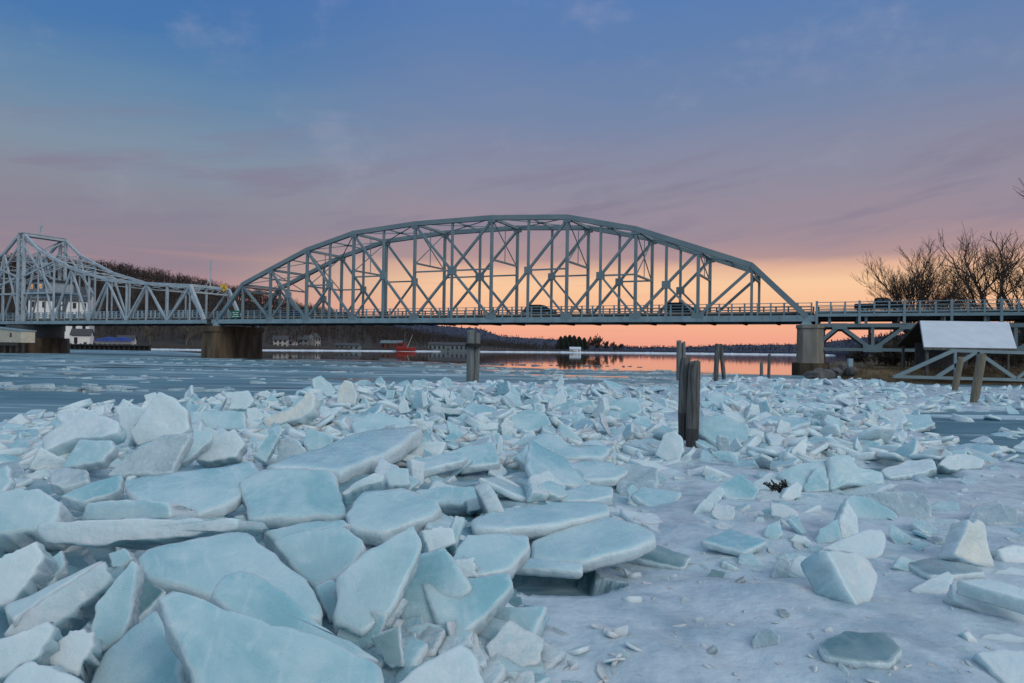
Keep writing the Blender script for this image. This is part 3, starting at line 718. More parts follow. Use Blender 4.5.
house('shore_house', 313.5, 347.5, 390, 4.5, 5.5, 6, 'old_white', 'roof_dark', 'tall white gabled house on the shore below the bridge deck', nwin=2, rot=1.2)
house('shore_house', 348, 350, 398, 14, 2.6, 7, 'pale_metal', 'roof_dark', 'long low grey house on the far shore', nwin=5, floors=1)
house('barn', 392, 348.8, 440, 13, 3.6, 10, 'barn', 'pale_metal', 'dark red barn with pale metal roof beside the red boat', 'barn', nwin=4, floors=1, chimney=False)
house('warehouse', 449, 350.8, 470, 27, 4.0, 14, 'pale_metal', 'roof_dark', 'long pale green warehouse on the far shore left of the banded posts', 'warehouse', rh=1.6, nwin=9, floors=1, chimney=False)
house('far_house', 575, 353.2, 655, 10, 4.0, 8, 'white_paint', 'roof_snow', 'small white house in front of the dark conifers on the far shore', nwin=3, floors=1, chimney=False)
# covered boats under blue tarps on the left shore
for i, (x, w) in enumerate(((109, 11), (122, 9))):
    c = at(x, 341.5, 268); b = MB(); n = 8
    t = thing('tarped_boat', (c.x, c.y, c.z-3), ['longer blue tarp covered boat on the left shore behind the swing span', 'shorter blue tarp covered boat nearer the white boathouse'][i], 'boat', 'boats laid up under blue tarps')
    pts = [(-w/2, .1), (-w*.42, 1.0), (0, 1.9), (w*.40, 1.2), (w/2, .3)]
    vs = []
    for px_, hz in pts:
        for k in range(5):
            a = math.pi*k/4; vs.append((c.x+px_, c.y+1.6*math.cos(a), c.z+hz*math.sin(a)))
    fs_ = [(j*5+k, (j+1)*5+k, (j+1)*5+k+1, j*5+k+1) for j in range(4) for k in range(4)]
    b.add(vs, fs_); b.build('tarp', 'blue_tarp', t)
    b = MB(); b.hexa([(c.x-w*.4, c.y-.6, c.z-1.1), (c.x+w*.42, c.y-.6, c.z-1.1), (c.x+w*.42, c.y+.6, c.z-1.1), (c.x-w*.4, c.y+.6, c.z-1.1)], [(c.x-w/2, c.y-1.6, c.z+.1), (c.x+w/2, c.y-1.6, c.z+.3), (c.x+w/2, c.y+1.6, c.z+.3), (c.x-w/2, c.y+1.6, c.z+.1)]); b.build('hull', 'white_paint', t)
    b = MB()
    for k in (-.3, .3): b.cbox((c.x+k*w, c.y, c.z-2), .3, 2.2, 2.2)
    b.build('cradle', 'timber', t)
# quay wall and dock on the left shore
q = thing('timber_quay', at(110, 349, 262), 'dark timber quay along the left shore by the boathouse', 'quay')
a_, e_ = at(66, 348, 266), at(150, 349.5, 258)
for k in range(18):
    p_ = a_.lerp(e_, k/17); MB().beam(Vector((p_.x, p_.y, -1)), Vector((p_.x, p_.y, 2.2)), .45, .45).build('pile', 'timber_wet', q)
b = MB(); b.beam(Vector((a_.x, a_.y, 1.7)), Vector((e_.x, e_.y, 1.7)), 1.8, .5); b.beam(Vector((a_.x, a_.y+.6, .6)), Vector((e_.x, e_.y+.6, .6)), .2, 1.7); b.build('deck', 'timber_wet', q)
# red work boat with two masts
c = at(403, 350.5, 415); bt = thing('work_boat', (c.x, c.y, 0), 'red work boat with two slanted masts frozen in at the far shore', 'boat')
def loc(p): return Vector((c.x+p[0]*.66+1.5, c.y+p[1]*.7, p[2]*.78))
b = MB(); hb = [(-9.5, 0), (-8.5, -2), (6, -2), (10, 0), (6, 2), (-8.5, 2)]; n = 6
b.add([loc((x*.93, y*.8, .2)) for x, y in hb]+[loc((x, y, 2.6+(.9 if x > 8 else 0))) for x, y in hb], [tuple(range(6))[::-1], tuple(range(6, 12))]+[(i, (i+1) % 6, 6+(i+1) % 6, 6+i) for i in range(6)]); b.build('hull', 'red_paint', bt)
b = MB(); b.box(loc((-7.5, -1.5, 2.6)), (5, 0, 0), (0, 3, 0), (0, 0, 3.4)); cb_ = b.build('cabin', 'red_paint', bt)
b = MB(); b.box(loc((-7.9, -1.8, 6.02)), (5.8, 0, 0), (0, 3.6, 0), (0, 0, .3)); b.build('cabin_roof', 'roof_dark', cb_)
for k in range(3): MB().box(loc((-7.0+k*1.6, -1.54, 4.4)), (1, 0, 0), (0, .05, 0), (0, 0, .9)).build('cabin_window', 'glass_dark', cb_)
MB().tube([loc((-1, 0, 2.6)), loc((-.6, 0, 15.5))], [.2, .12], 6).build('mast', 'pale_metal', bt)
MB().tube([loc((1.5, 0, 2.6)), loc((6.5, 0, 13.5))], [.2, .1], 6).build('boom', 'cream_paint', bt)

# ---- snow roofed shelter and steel gangway on the right
PX = lambda x, y, Y: at(x, y, Y)
sh = thing('open_shelter', (40.2, 63, 1.0), 'open boat shelter with snow covered roof on the grassy bank', 'shelter')
e0, e1 = PX(923.5, 349.5, 60.5), PX(1016, 349.5, 60.5); r0, r1 = PX(919.5, 323, 64.6), PX(1008, 323, 64.6)
e1.z = e0.z = (e0.z+e1.z)/2; r0.z = r1.z = (r0.z+r1.z)/2
th = Vector((0, -.10, .16)); b = MB(); b.hexa([e0, e1, r1, r0], [e0+th, e1+th, r1+th, r0+th]); b.build('roof_front', 'roof_snow', sh)
bk0, bk1 = r0+Vector((.1, 4.0, -2.3)), r1+Vector((.1, 4.0, -2.3)); th2 = Vector((0, .1, .16)); b = MB(); b.hexa([r0+Vector((0, .02, 0)), r1+Vector((0, .02, 0)), bk1, bk0], [r0+th2, r1+th2, bk1+th2, bk0+th2]); b.build('roof_back', 'timber_wet', sh)  # back slope near black: roof underside shade put into its colour
MB().beam(e0+Vector((0, -.06, .02)), e1+Vector((0, -.06, .02)), .08, .22).build('eave_board', 'timber', sh)
for k in range(4):
    for p_, q_ in ((e0, e1), (bk0, bk1)):
        t_ = p_.lerp(q_, .06+.88*k/3); MB().beam(Vector((t_.x, t_.y+.3*(1 if p_ is e0 else -1), .5)), Vector((t_.x, t_.y+.3*(1 if p_ is e0 else -1), t_.z+.1)), .2, .2).build('post', 'timber', sh)
m0, m1 = e0.lerp(r0, .15), e1.lerp(r1, .15)
b = MB(); b.box(Vector((m0.x+2.6, 66.6, .8)), (m1.x-m0.x-3.1, 0, 0), (0, .15, 0), (0, 0, 2.9)); b.build('back_wall', 'roof_dark', sh)  # dark sheet added for the darkness under the open roof
gw = thing('gangway', PX(960, 379, 58.5), 'blue grey steel gangway truss lying on the bank under the snowy roof', 'gangway')
for dY in (0, 1.5):
    Yg = 58.4+dY; g = lambda x, y: PX(x, y, Yg)
    MB().beam(g(893, 376.5), g(1060, 381), .16, .26).build('bottom_rail', 'steel', gw)
    MB().beam(g(950, 350.5), g(1062, 354), .16, .26).build('top_rail', 'steel', gw)
    b = MB()
    for p_, q_ in (((896, 376.6), (953, 350.8)), ((936, 377.5), (976, 352)), ((977, 352), (1016, 379)), ((955, 351), (955, 378)), ((978, 352), (978, 378.5)), ((1016, 379), (1050, 353))):
        b.beam(g(*p_), g(*q_), .17, .30 if p_[0] in (896, 936, 977) else .22)
    b.build('truss_web', 'steel', gw)
# white metal box on a post by the bank
c = PX(850, 374, 63); ub = thing('utility_box', (c.x, c.y, c.z), 'small pale utility box on a thin post on the bank', 'utility box')
MB().tube([c-Vector((0, 0, .6)), c+Vector((0, 0, .7))], [.05, .05], 6).build('post', 'steel_light', ub); b = MB(); b.cbox(c+Vector((0, 0, 1.05)), .42, .3, .75); b.build('cabinet', 'steel_light', ub)
# heap of dark rocks at the tip of the bank
for k, (x, y, s) in enumerate(((812, 375, .8), (820, 378, .9), (828, 375.5, .7), (835, 372, .75), (843, 369, .6), (826, 383, .7), (818, 372.5, .6), (852, 371.5, .55))):
    p_ = at(x, y, 58.6+k*.25+max(0, 376-y)*.5); b = bmesh.new(); bmesh.ops.create_icosphere(b, subdivisions=2, radius=s)
    for v_ in b.verts:
        v_.co *= .75+.5*abs(nz(v_.co.x*1.3+k*7, v_.co.y*1.3, v_.co.z*1.3)); v_.co.z *= .6
    me = bpy.data.meshes.new('rock'); b.to_mesh(me); b.free(); me.materials.append(M['rock']); o = bpy.data.objects.new('rock', me); COL.objects.link(o)
    o.location = (p_.x, p_.y, max(p_.z, bank_z(p_.x, p_.y), .05)); o.rotation_euler = (k, k*2, k*3)
    tag(o, ['dark boulder at the waterline just right of the pale pier', 'largest dark boulder at the tip of the grassy bank', 'dark boulder behind the boulder at the bank tip', 'grey boulder on the bank right of the pale pier foot', 'grey boulder highest up the bank under the approach span', 'lowest dark boulder against the jammed ice', 'small dark boulder close to the pale pier footing', 'rightmost grey boulder near the utility box'][k], 'boulder', 'boulders at the tip of the bank')

# ================================================================ TIMBER POSTS IN THE ICE
def post(par, base, top, r, m='timber', wet=None, seed=0, name='pile'):
    b = MB(); n = 14; base, top = Vector(base), Vector(top); rows = 9; vs = []; fs_ = []
    a = Vector((1, 0, 0)); c2 = (top-base).normalized().cross(a).normalized(); a = c2.cross((top-base).normalized())
    for j in range(rows+1):
        f_ = j/rows; p_ = base.lerp(top, f_)
        for k in range(n):
            an = 2*math.pi*k/n; rr = r*(1-.10*f_)*(.80+.20*sstep(f_, .0, .35))*(1+.13*nz(k*1.3+seed*9, f_*1.6)+.05*nz(k*3.1+seed*5, f_*7))
            if j == rows: rr *= .93
            q = p_+(a*math.cos(an)+c2*math.sin(an))*rr
            if j == rows: q.z += .10*r/.2*nz(math.cos(an)*2+seed, math.sin(an)*2)-(.12*r/.2 if math.cos(an+seed) > .55 else 0)
            vs.append(q)
    for j in range(rows):
        for k in range(n): fs_.append((j*n+k, j*n+(k+1) % n, (j+1)*n+(k+1) % n, (j+1)*n+k))
    fs_.append(tuple(rows*n+k for k in range(n)))
    mi = [1 if (wet and f_[0]//n < wet) else 0 for f_ in fs_]
    b.add(vs, fs_); b.m = mi
    return b.build(name, [m, 'timber_wet'], par, smooth=False)
def pilepair(label, piles, Yb, group=None, band=None, m='timber', wet=None):
    b0 = at(piles[0][0], piles[0][1], Yb); t = thing('mooring_posts' if len(piles) > 1 else 'mooring_post', (b0.x, b0.y, -.3), label, 'mooring post', group)
    for k, (xb, yb, xt, yt, w, dY) in enumerate(piles):
        Y = Yb+dY; post(t, at(xb, yb, Y), at(xt, yt, Y), w/2*Y/F, m, wet, seed=k+len(label))
    if band:
        for x0, x1, y0, y1 in band:
            p_ = at((x0+x1)/2, (y0+y1)/2, Yb); b = MB(); rr = (x1-x0)/2*Yb/F*1.08; hh = (y1-y0)*Yb/F
            b.tube([p_-Vector((0, 0, hh/2)), p_+Vector((0, 0, hh/2))], [rr, rr], 16); b.build('steel_band', 'rubber', t)
    return t
pilepair('tall dark pair of weathered posts nearest the viewer with wet black feet', [(691, 462, 695, 361, 13.5, 0), (683.5, 440, 685, 358.5, 12.5, .28)], 16.4, m='timber', wet=3)
pilepair('pale pair of posts with a black band left of the open water', [(469.5, 392, 471, 330, 8.2, 0), (475.5, 392, 477, 333, 7.2, .35)], 50, band=[(466, 480.5, 343.5, 347)], m='timber_pale')
pilepair('pale pair of posts behind the dark pair at the edge of open water', [(679, 392, 679, 340.5, 5.6, 0), (684, 392, 683.4, 342, 4.6, .3)], 58, m='timber_pale')
pilepair('two posts leaning together like a narrow tent right of the dark pair', [(715.5, 387, 717.5, 344, 5.0, 0), (724.5, 384, 720.5, 344, 4.4, .3)], 54, m='timber')
pilepair('short pale post in the ice left of the pale pier', [(761.5, 384, 761.5, 362, 3.6, 0)], 60, m='timber_pale')
pilepair('thin dark post beside the short pale post near the pale pier', [(768.6, 384, 769.3, 354, 3.2, 0)], 61, m='timber')
pilepair('leaning brown post in snow farther of two before the shelter', [(954, 394, 961, 357, 6.4, 0)], 45.5, m='timber_brown')
pilepair('thicker leaning brown post nearest the flat dark ice at right', [(973, 407.5, 982, 354, 8.6, 0)], 34.5, m='timber_brown')

# ================================================================ VEHICLES, SIGNS, MAST
def vehicle(kind, t, w, facing, paint, label, cat):
    o = bp(t, w, 7.403); v = thing(cat.replace(' ', '_') if cat != 'car' else 'parked_car', o, label, cat); v.name = {'car': 'car', 'suv': 'sport_utility_car', 'pickup': 'pickup_truck'}[kind]
    L, Wd = (5.6, 1.95) if kind == 'pickup' else (4.6, 1.85)
    v.rotation_euler.z = math.atan2(D.y, D.x)+(math.pi if facing < 0 else 0)
    body = {'suv': [(-2.3, .45), (-2.3, 1.0), (-2.22, 1.08), (1.2, 1.1), (2.2, .95), (2.3, .75), (2.3, .4)], 'car': [(-2.3, .45), (-2.3, .95), (-1.6, 1.02), (1.0, 1.0), (2.1, .85), (2.3, .65), (2.3, .4)],
            'pickup': [(-2.8, .6), (-2.8, 1.18), (-.6, 1.18), (1.4, 1.2), (2.65, 1.1), (2.8, .85), (2.8, .55)]}[kind]
    cab = {'suv': [(-2.2, 1.09), (-1.95, 1.62), (-1.5, 1.72), (.2, 1.70), (.55, 1.6), (1.25, 1.1)], 'car': [(-1.7, 1.0), (-.95, 1.40), (-.5, 1.45), (.25, 1.42), (1.0, 1.0)],
           'pickup': [(-.75, 1.19), (-.65, 1.78), (-.4, 1.86), (.75, 1.84), (1.45, 1.2)]}[kind]
    def ext(pts, y, inset, m, nm):
        b = MB(); n = len(pts); zmid = max(z for _, z in pts); z0 = min(z for _, z in pts)
        ys = [y-inset*(z-z0)/(zmid-z0+1e-6) for _, z in pts]
        vs = [(x, -yy, z) for (x, z), yy in zip(pts, ys)]+[(x, yy, z) for (x, z), yy in zip(pts, ys)]
        b.add(vs, [tuple(range(n)), tuple(range(n, 2*n))[::-1]]+[((i+1) % n, i, n+i, n+(i+1) % n) for i in range(n)])
        o_ = b.build(nm, m); o_.parent = v; bv = o_.modifiers.new('bevel', 'BEVEL'); bv.width = .06; bv.segments = 2; return o_
    ext(body, Wd/2, .06, paint, 'body'); ext(cab, Wd/2-.05, .18, paint, 'cabin')
    zc = max(z for _, z in cab)
    for s in (-1, 1):
        xs = (cab[0][0]+.35, cab[-1][0]-.55); xm = (xs[0]+xs[1])/2
        for xa, xb in ((xs[0], xm-.06), (xm+.06, xs[1])):
            b = MB(); z0, z1 = cab[0][1]+.06, zc-.14; yy = lambda z: (Wd/2-.05-.18*(z-cab[0][1])/(zc-cab[0][1]))+.004
            b.hexa([(xa, s*(yy(z0)-.02), z0), (xb+.2*(xb > xm), s*(yy(z0)-.02), z0), (xb+.2*(xb > xm), s*yy(z0), z0), (xa, s*yy(z0), z0)], [(xa+.05, s*(yy(z1)-.02), z1), (xb-.1, s*(yy(z1)-.02), z1), (xb-.1, s*yy(z1), z1), (xa+.05, s*yy(z1), z1)])
            o_ = b.build('side_window', 'glass_dark'); o_.parent = v
        for xw in (-L*.30, L*.31):
            n = 16; b = MB(); b.tube([(xw, s*(Wd/2-.24), .36), (xw, s*(Wd/2+.01), .36)], [.36, .36], n); wh = b.build('tyre', 'rubber'); wh.parent = v
            b = MB(); b.tube([(xw, s*(Wd/2-.02), .36), (xw, s*(Wd/2+.025), .36)], [.22, .2], 10); o_ = b.build('rim', 'rim'); o_.parent = wh
        b = MB(); b.cbox((L/2-.06, s*(Wd/2-.35), .85 if kind == 'pickup' else .74), .14, .40, .16); o_ = b.build('headlight', 'lamp_white'); o_.parent = v
        b = MB(); b.cbox((-L/2+.02, s*(Wd/2-.22), .95), .08, .18, .3); o_ = b.build('tail_light', 'lamp_red'); o_.parent = v
        b = MB(); b.cbox((cab[-1][0]-.45, s*(Wd/2+.06), cab[0][1]+.12), .12, .2, .14); o_ = b.build('side_mirror', paint); o_.parent = v
    return v
vehicle('suv', 63.6, 2.9, 1, 'car_dark', 'dark car crossing the middle of the arched span', 'car')
vehicle('suv', 84.4, 2.9, 1, 'car_dark', 'dark car near the right end of the arched span', 'car')
vehicle('car', 16.8, 2.9, 1, 'car_blue', 'blue car near the left end of the arched span', 'car')
vehicle('pickup', 108.0, 2.6, 1, 'car_dark', 'dark pickup truck driving on the approach span', 'pickup truck')
def quad_sign(c, w, h, normal, m, name, diamond=False, parent=None):
    side = Vector((0, 0, 1)).cross(normal).normalized(); u = Vector((0, 0, 1)); b = MB(); c = Vector(c); n_ = normal*.03
    pts = [(0, -h/2), (w/2, 0), (0, h/2), (-w/2, 0)] if diamond else [(-w/2, -h/2), (w/2, -h/2), (w/2, h/2), (-w/2, h/2)]
    b.hexa([c+side*x+u*y-n_ for x, y in pts], [c+side*x+u*y+n_ for x, y in pts]); return b.build(name, m, parent)
# yellow diamond warning sign hung on the portal, facing oncoming traffic (towards the arched span)
cs = bp(TT[0]+.45, 7.4, TZ[0]+.25); nv = (D*.55-NN*.83).normalized()
ys_ = thing('warning_sign', cs, 'yellow diamond warning sign with black mark on the portal of the swing span', 'sign'); quad_sign(cs, 1.75, 1.75, nv, 'sign_yellow', 'sign_panel', True, ys_)
side = UP.cross(nv).normalized(); b = MB(); cc_ = cs+nv*.05; b.beam(cc_-side*.28-UP*.3, cc_+side*.15+UP*.15, .10, .03, UP); b.beam(cc_+side*.15+UP*.15, cc_+side*.02+UP*.38, .10, .03, side); b.beam(cc_+side*.02-UP*.05, cc_+side*.3-UP*.32, .1, .03, UP); b.build('black_symbol', 'sign_black', ys_)
cs = bp(4.6, .1, 8.05); nv = -NN
gs = thing('direction_sign', cs, 'green rectangular road sign at the left end of the arched span', 'sign'); quad_sign(cs, 2.1, 1.35, nv, 'sign_green', 'sign_panel', False, gs)
b = MB()
for k, (xa, xb, z) in enumerate(((-.75, -.1, .3), (.1, .7, .3), (-.6, .6, -.05), (-.8, -.2, -.4), (0, .75, -.4))): b.beam(cs+nv*.05+D*xa+UP*z, cs+nv*.05+D*xb+UP*z, .02, .12, NN)
b.build('white_lettering', 'sign_white', gs)
MB().beam(cs+NN*.1-UP*1.0, cs+NN*.1+UP*.6, .1, .1).build('sign_post', 'steel_light', gs)
c = bp(TT[0], 4.6, TZ[0]+.3); am = thing('antenna_mast', c, 'slim pale antenna mast standing on the portal of the swing span', 'mast')
MB().tube([c, c+UP*5.1], [.13, .08], 6).build('pole', 'silver', am)
b = MB(); b.tube([c-NN*1.0, c+UP*1.8], [.05, .04], 4); b.tube([c+NN*1.0, c+UP*1.8], [.05, .04], 4); b.build('stay', 'silver', am)
b = MB(); b.tube([c+UP*3.4, c+UP*5.0], [.16, .16], 8); b.build('antenna', 'silver', am)

# ================================================================ TREES
def bare_tree(loc, h, seed, label, group=None, lean=0.0, spread=1.0, m='bark', twig='twig', depth=6, name='bare_tree', multi=1, rmin=.016):
    r_ = random.Random(seed); t = thing(name, loc, label, 'tree', group)
    tr = MB(); cr = MB(); loc = Vector(loc)
    def grow(p, d, L, rad, lev):
        pts = [p]; q = p.copy(); d = d.copy(); n = 3
        for i in range(n):
            d = (d+Vector((r_.gauss(0, .12), r_.gauss(0, .12), r_.gauss(.05, .08)))).normalized(); q = q+d*L/n; pts.append(q.copy())
        tgt = tr if lev <= 1 else cr
        rs = [rad*(1-.12*i) if lev else rad*(1-.1*i) for i in range(n+1)]
        tgt.tube(pts, [max(x, rmin) for x in rs], 7 if lev < 2 else (4 if lev < 4 else 3), 0 if lev <= 1 else (0 if lev < 3 else 1), cap=False)
        if lev >= depth: return
        k = 3 if lev < depth-1 else 3
        if lev == 0: k = 4
        for j in range(k):
            f_ = 1.0 if j == 0 else r_.uniform(.35, .98)
            seg = min(n-1, int(f_*n)); bp_ = pts[seg].lerp(pts[seg+1], f_*n-seg)
            ax = Vector((r_.gauss(0, 1), r_.gauss(0, 1), r_.gauss(0, .35))).normalized()
            ang = r_.uniform(.15, .4) if j == 0 else r_.uniform(.45, .95)*spread
            nd = (d*math.cos(ang)+(ax-d*ax.dot(d)).normalized()*math.sin(ang)+Vector((0, 0, .12))).normalized()
            grow(bp_, nd, L*r_.uniform(.62, .84), max(rad*(.72 if j == 0 else .52), .014), lev+1)
    for k in range(multi):
        d0 = Vector((lean+r_.gauss(0, .25)*(multi > 1), r_.gauss(0, .1), 1)).normalized()
        grow(loc+Vector((r_.gauss(0, .5)*(multi > 1), r_.gauss(0, .5)*(multi > 1), -.3)), d0, h*.30, h*.018/(multi**.4), 0)
    tr.build('trunk', [m, twig], t); cr.build('crown', [m, twig], t)
    return t
def on_bank(x, Y): p_ = at(x, 350, Y); return Vector((p_.x, Y, bank_z(p_.x, Y)))
for x, Y, h, sd, label, ln, sp, mu in [
    (914, 98, 15.5, 3, 'leftmost slender bare tree behind the approach span near the pickup truck', -.02, .6, 2),
    (918, 104, 17.0, 11, 'upright many stemmed bare tree right of the pickup truck', 0, .75, 2),
    (938, 106, 13, 21, 'thin bare tree between the upright one and the broad leaning one', .1, .85, 2),
    (990, 97, 21, 5, 'broad bare tree with leaning trunk above the snowy roof', -.30, 1.0, 1),
    (1012, 92, 18.5, 8, 'dark bare tree at the right edge behind the railing', -.06, .95, 1),
    (1030, 98, 21, 15, 'bare tree half cut off by the right edge of the frame', .0, 1.0, 1),
    (1092, 70, 26, 17, 'nearest tall bare tree whose branch tips reach in at the far right', -.10, 1.0, 1)]:
    bare_tree(on_bank(x, Y), h, sd, label, 'bare trees behind the approach span', ln, sp, multi=mu)
for x, Y, h, sd, label in [(186, 300, 17, 31, 'pale bare tree on the left shore just left of the stone pier'), (193, 304, 15, 33, 'second pale bare tree on the left shore touching the first'), (150, 300, 12, 35, 'slim bare tree between the boathouse and the pale bare trees')]:
    p_ = at(x, 347, Y); bare_tree((p_.x, p_.y, 1.6), h, sd, label, 'bare trees on the left shore', 0, .8, m='bark_pale', twig='bark_pale', depth=5, rmin=.05)
def conifer(loc, h, w, seed, label, group):
    r_ = random.Random(seed); t = thing('conifer_tree', loc, label, 'tree', group); loc = Vector(loc)
    MB().tube([loc-UP*.5, loc+UP*h*.9], [h*.025, h*.006], 6).build('trunk', 'bark', t)
    b = MB()
    for i in range(700):
        f_ = r_.random()**.8; z = h*(.12+.88*f_); rr = w*(1-f_)**.7*(.35+.65*r_.random())*(1+.3*nz(f_*9, seed)); a = r_.uniform(0, 2*math.pi)
        p_ = loc+Vector((rr*math.cos(a), rr*math.sin(a), z)); s = h*.075*r_.uniform(.6, 1.3)
        d = Vector((math.cos(a), math.sin(a), -.25)).normalized(); e = d.cross(UP).normalized()
        b.add([p_-d*s*.4+e*s*.5, p_-d*s*.4-e*s*.5, p_+d*s, p_+UP*s*.55], [(0, 1, 2), (0, 2, 3), (1, 3, 2), (0, 3, 1)])
    b.build('crown', 'conifer', t); return t
for i, (x, w, yt) in enumerate([(560.5, 3.2, 338.5), (565, 3.6, 337.6), (569.5, 3.6, 336.8), (574, 3.8, 337.2), (579, 3.6, 338), (584, 3.2, 339)]):
    p_ = at(x, 353.3, 672+i*4); h = (353-yt)/F*680
    conifer((p_.x, p_.y, 1.0), h, w*1.7, 50+i, ['leftmost dark conifer of the far shore grove', 'second dark conifer from the left in the far grove', 'third dark conifer from the left in the far grove', 'dark conifer directly behind the white far house', 'dark conifer right of the white far house', 'rightmost dark conifer next to the round bare trees'][i], 'dark conifers on the far shore')
for i, (x, h) in enumerate([(588, 14), (594, 14.5), (600, 13.5), (606, 10), (614, 8.5), (622, 8.5)]):
    p_ = at(x, 353.3, 690+i*5); bare_tree((p_.x, p_.y, 1.0), h*1.35, 70+i, ['bare round tree touching the conifer grove', 'tallest bare round tree right of the conifers', 'bare round tree third from the conifer grove', 'small bare tree where the far tree line drops', 'low bare tree right of the drop in the far tree line', 'rightmost low bare tree of the far group'][i], 'round bare trees on the far shore', 0, 1.15, depth=5, rmin=.2)

# ---- woods nobody could count: bare forest on the ridge, far tree line, undergrowth
def forest(name, spots, m, seed, nb=11, kind='stuff', rad=.11):
    r_ = np.random.default_rng(seed); V = []; Fc = []; off = 0
    P = np.array([[p_.x, p_.y, p_.z, h] for p_, h in spots]); n = len(P)
    def cones(p, q, r0, r1):
        nonlocal off
        k = len(p); d = q-p; d /= np.linalg.norm(d, axis=1, keepdims=True)
        a = np.cross(d, np.where(np.abs(d[:, 2:3]) < .9, [[0, 0, 1.]], [[1., 0, 0]])); a /= np.linalg.norm(a, axis=1, keepdims=True); b_ = np.cross(d, a)
        ring = []
        for c_, rr in ((p, r0), (q, r1)):
            for j in range(3):
                an = 2*np.pi*j/3; ring.append(c_+(a*math.cos(an)+b_*math.sin(an))*rr[:, None])
        v_ = np.stack(ring, 1).reshape(-1, 3); base = off+np.arange(k)[:, None]*6
        f_ = np.concatenate([np.stack([base[:, 0]+j, base[:, 0]+(j+1) % 3, base[:, 0]+3+(j+1) % 3, base[:, 0]+3+j], 1) for j in range(3)])
        V.append(v_); Fc.append(f_); off += k*6
    h = P[:, 3]; base = P[:, :3]-[0, 0, .5]; tip = base+np.stack([r_.normal(0, .05, n)*h, r_.normal(0, .05, n)*h, h*.92], 1)
    cones(base, tip, h*.013+rad*.3, np.full(n, .03))
    for k in range(nb):
        f_ = r_.uniform(.22, .9, n)[:, None]; s = base+(tip-base)*f_; an = r_.uniform(0, 2*np.pi, n); L = h*r_.uniform(.20, .42, n)*(1.15-f_[:, 0]*.7)
        up = r_.uniform(.35, 1.2, n); d = np.stack([np.cos(an), np.sin(an), up], 1); d /= np.linalg.norm(d, axis=1, keepdims=True)
        e = s+d*L[:, None]; cones(s, e, np.full(n, rad), np.full(n, .03))
        for _ in range(3):
            g = r_.uniform(.3, .95, n)[:, None]; s2 = s+(e-s)*g; d2 = d+r_.normal(0, .55, (n, 3)); d2 /= np.linalg.norm(d2, axis=1, keepdims=True)
            cones(s2, s2+d2*(L*.5)[:, None], np.full(n, rad*.55), np.full(n, .025))
    V = np.concatenate(V); Fc = np.concatenate(Fc); me = bpy.data.meshes.new(name); me.from_pydata(V, [], Fc); me.materials.append(M[m]); o = bpy.data.objects.new(name, me); COL.objects.link(o)
    return tag(o, kind=kind)
r2 = random.Random(5); spots = []
for i in range(2600):
    x = r2.uniform(-60, 560); v_ = r2.random()**.75
    if x > 430 and r2.random() < .4: continue
    p_ = hill_pt(x, .06+.96*v_) if v_ < .97 else hill_pt(x, 1.0); spots.append((p_, r2.uniform(7, 12)*(1 if x < 420 else .8)))
for i in range(900):
    x = -40+i*.64+r2.random(); spots.append((hill_pt(x, r2.uniform(.90, 1.0)), r2.uniform(8, 12.5)))
M['forest'] = mat('bare_forest', (.036, .027, .023), .95, (.052, .038, .032), .04)
M['forest_far'] = mat('far_bare_forest', (.024, .030, .056), .95, (.034, .038, .062), .02)  # same haze blue painted into the far trees
tag(forest('bare_forest', spots, 'forest', 1, 10, rad=.13), 'dense bare brown woodland covering the ridge behind the bridge', 'woodland', kind='stuff')
spots = []
for i in range(2600):
    x = r2.uniform(380, 1080); spots.append((far_pt(x, r2.random()), r2.uniform(3, 6)))
tag(forest('far_woodland', spots, 'forest_far', 2, 7, rad=.45), 'line of woods along the far shore painted haze blue', 'woodland', kind='stuff')
spots = []
for i in range(520):
    Y = r2.uniform(84, 118); x = r2.uniform(850, 1090)
    p_ = at(x, 350, Y)
    if p_.x < 38 or (x < 872 and r2.random() < .6): continue
    spots.append((Vector((p_.x, Y, bank_z(p_.x, Y))), r2.uniform(2.0, 4.2)+(.8 if x > 905 else -.8)))
tag(forest('undergrowth', spots, 'twig', 3, 12, rad=.035), 'tangled dark brush behind the approach span', 'brush', kind='stuff')
spots = []
for i in range(200):
    x = r2.uniform(830, 872); Y = r2.uniform(66, 76); p_ = at(x, 350, Y); spots.append((Vector((p_.x, Y, bank_z(p_.x, Y))), r2.uniform(.5, 1.2)))
M['reed'] = mat('dry_reeds', (.20, .17, .13), .95)
tag(forest('reeds', spots, 'reed', 4, 6, rad=.012), 'dry grey weeds beside the pale pier', 'weeds', kind='stuff')
# tufts of dead grass on the bank
gr = MB(); rg = random.Random(9)
for i in range(9000):
    X = rg.uniform(26, 62); Y = rg.uniform(58.5, 68); z = bank_z(X, Y)
    if z < .15: continue
    h = rg.uniform(.08, .3); a = rg.uniform(0, math.pi); w_ = .03
    gr.add([(X-w_*math.cos(a), Y-w_*math.sin(a), z-.03), (X+w_*math.cos(a), Y+w_*math.sin(a), z-.03), (X+rg.gauss(0, .1), Y+rg.gauss(0, .1), z+h)], [(0, 1, 2)])
M['dead_grass'] = mat('grass_blades', (.17, .11, .05), .95, (.10, .065, .03), .8)
tag(gr.build('dead_grass', 'dead_grass'), 'short brown dead grass on the river bank', 'grass', kind='stuff')

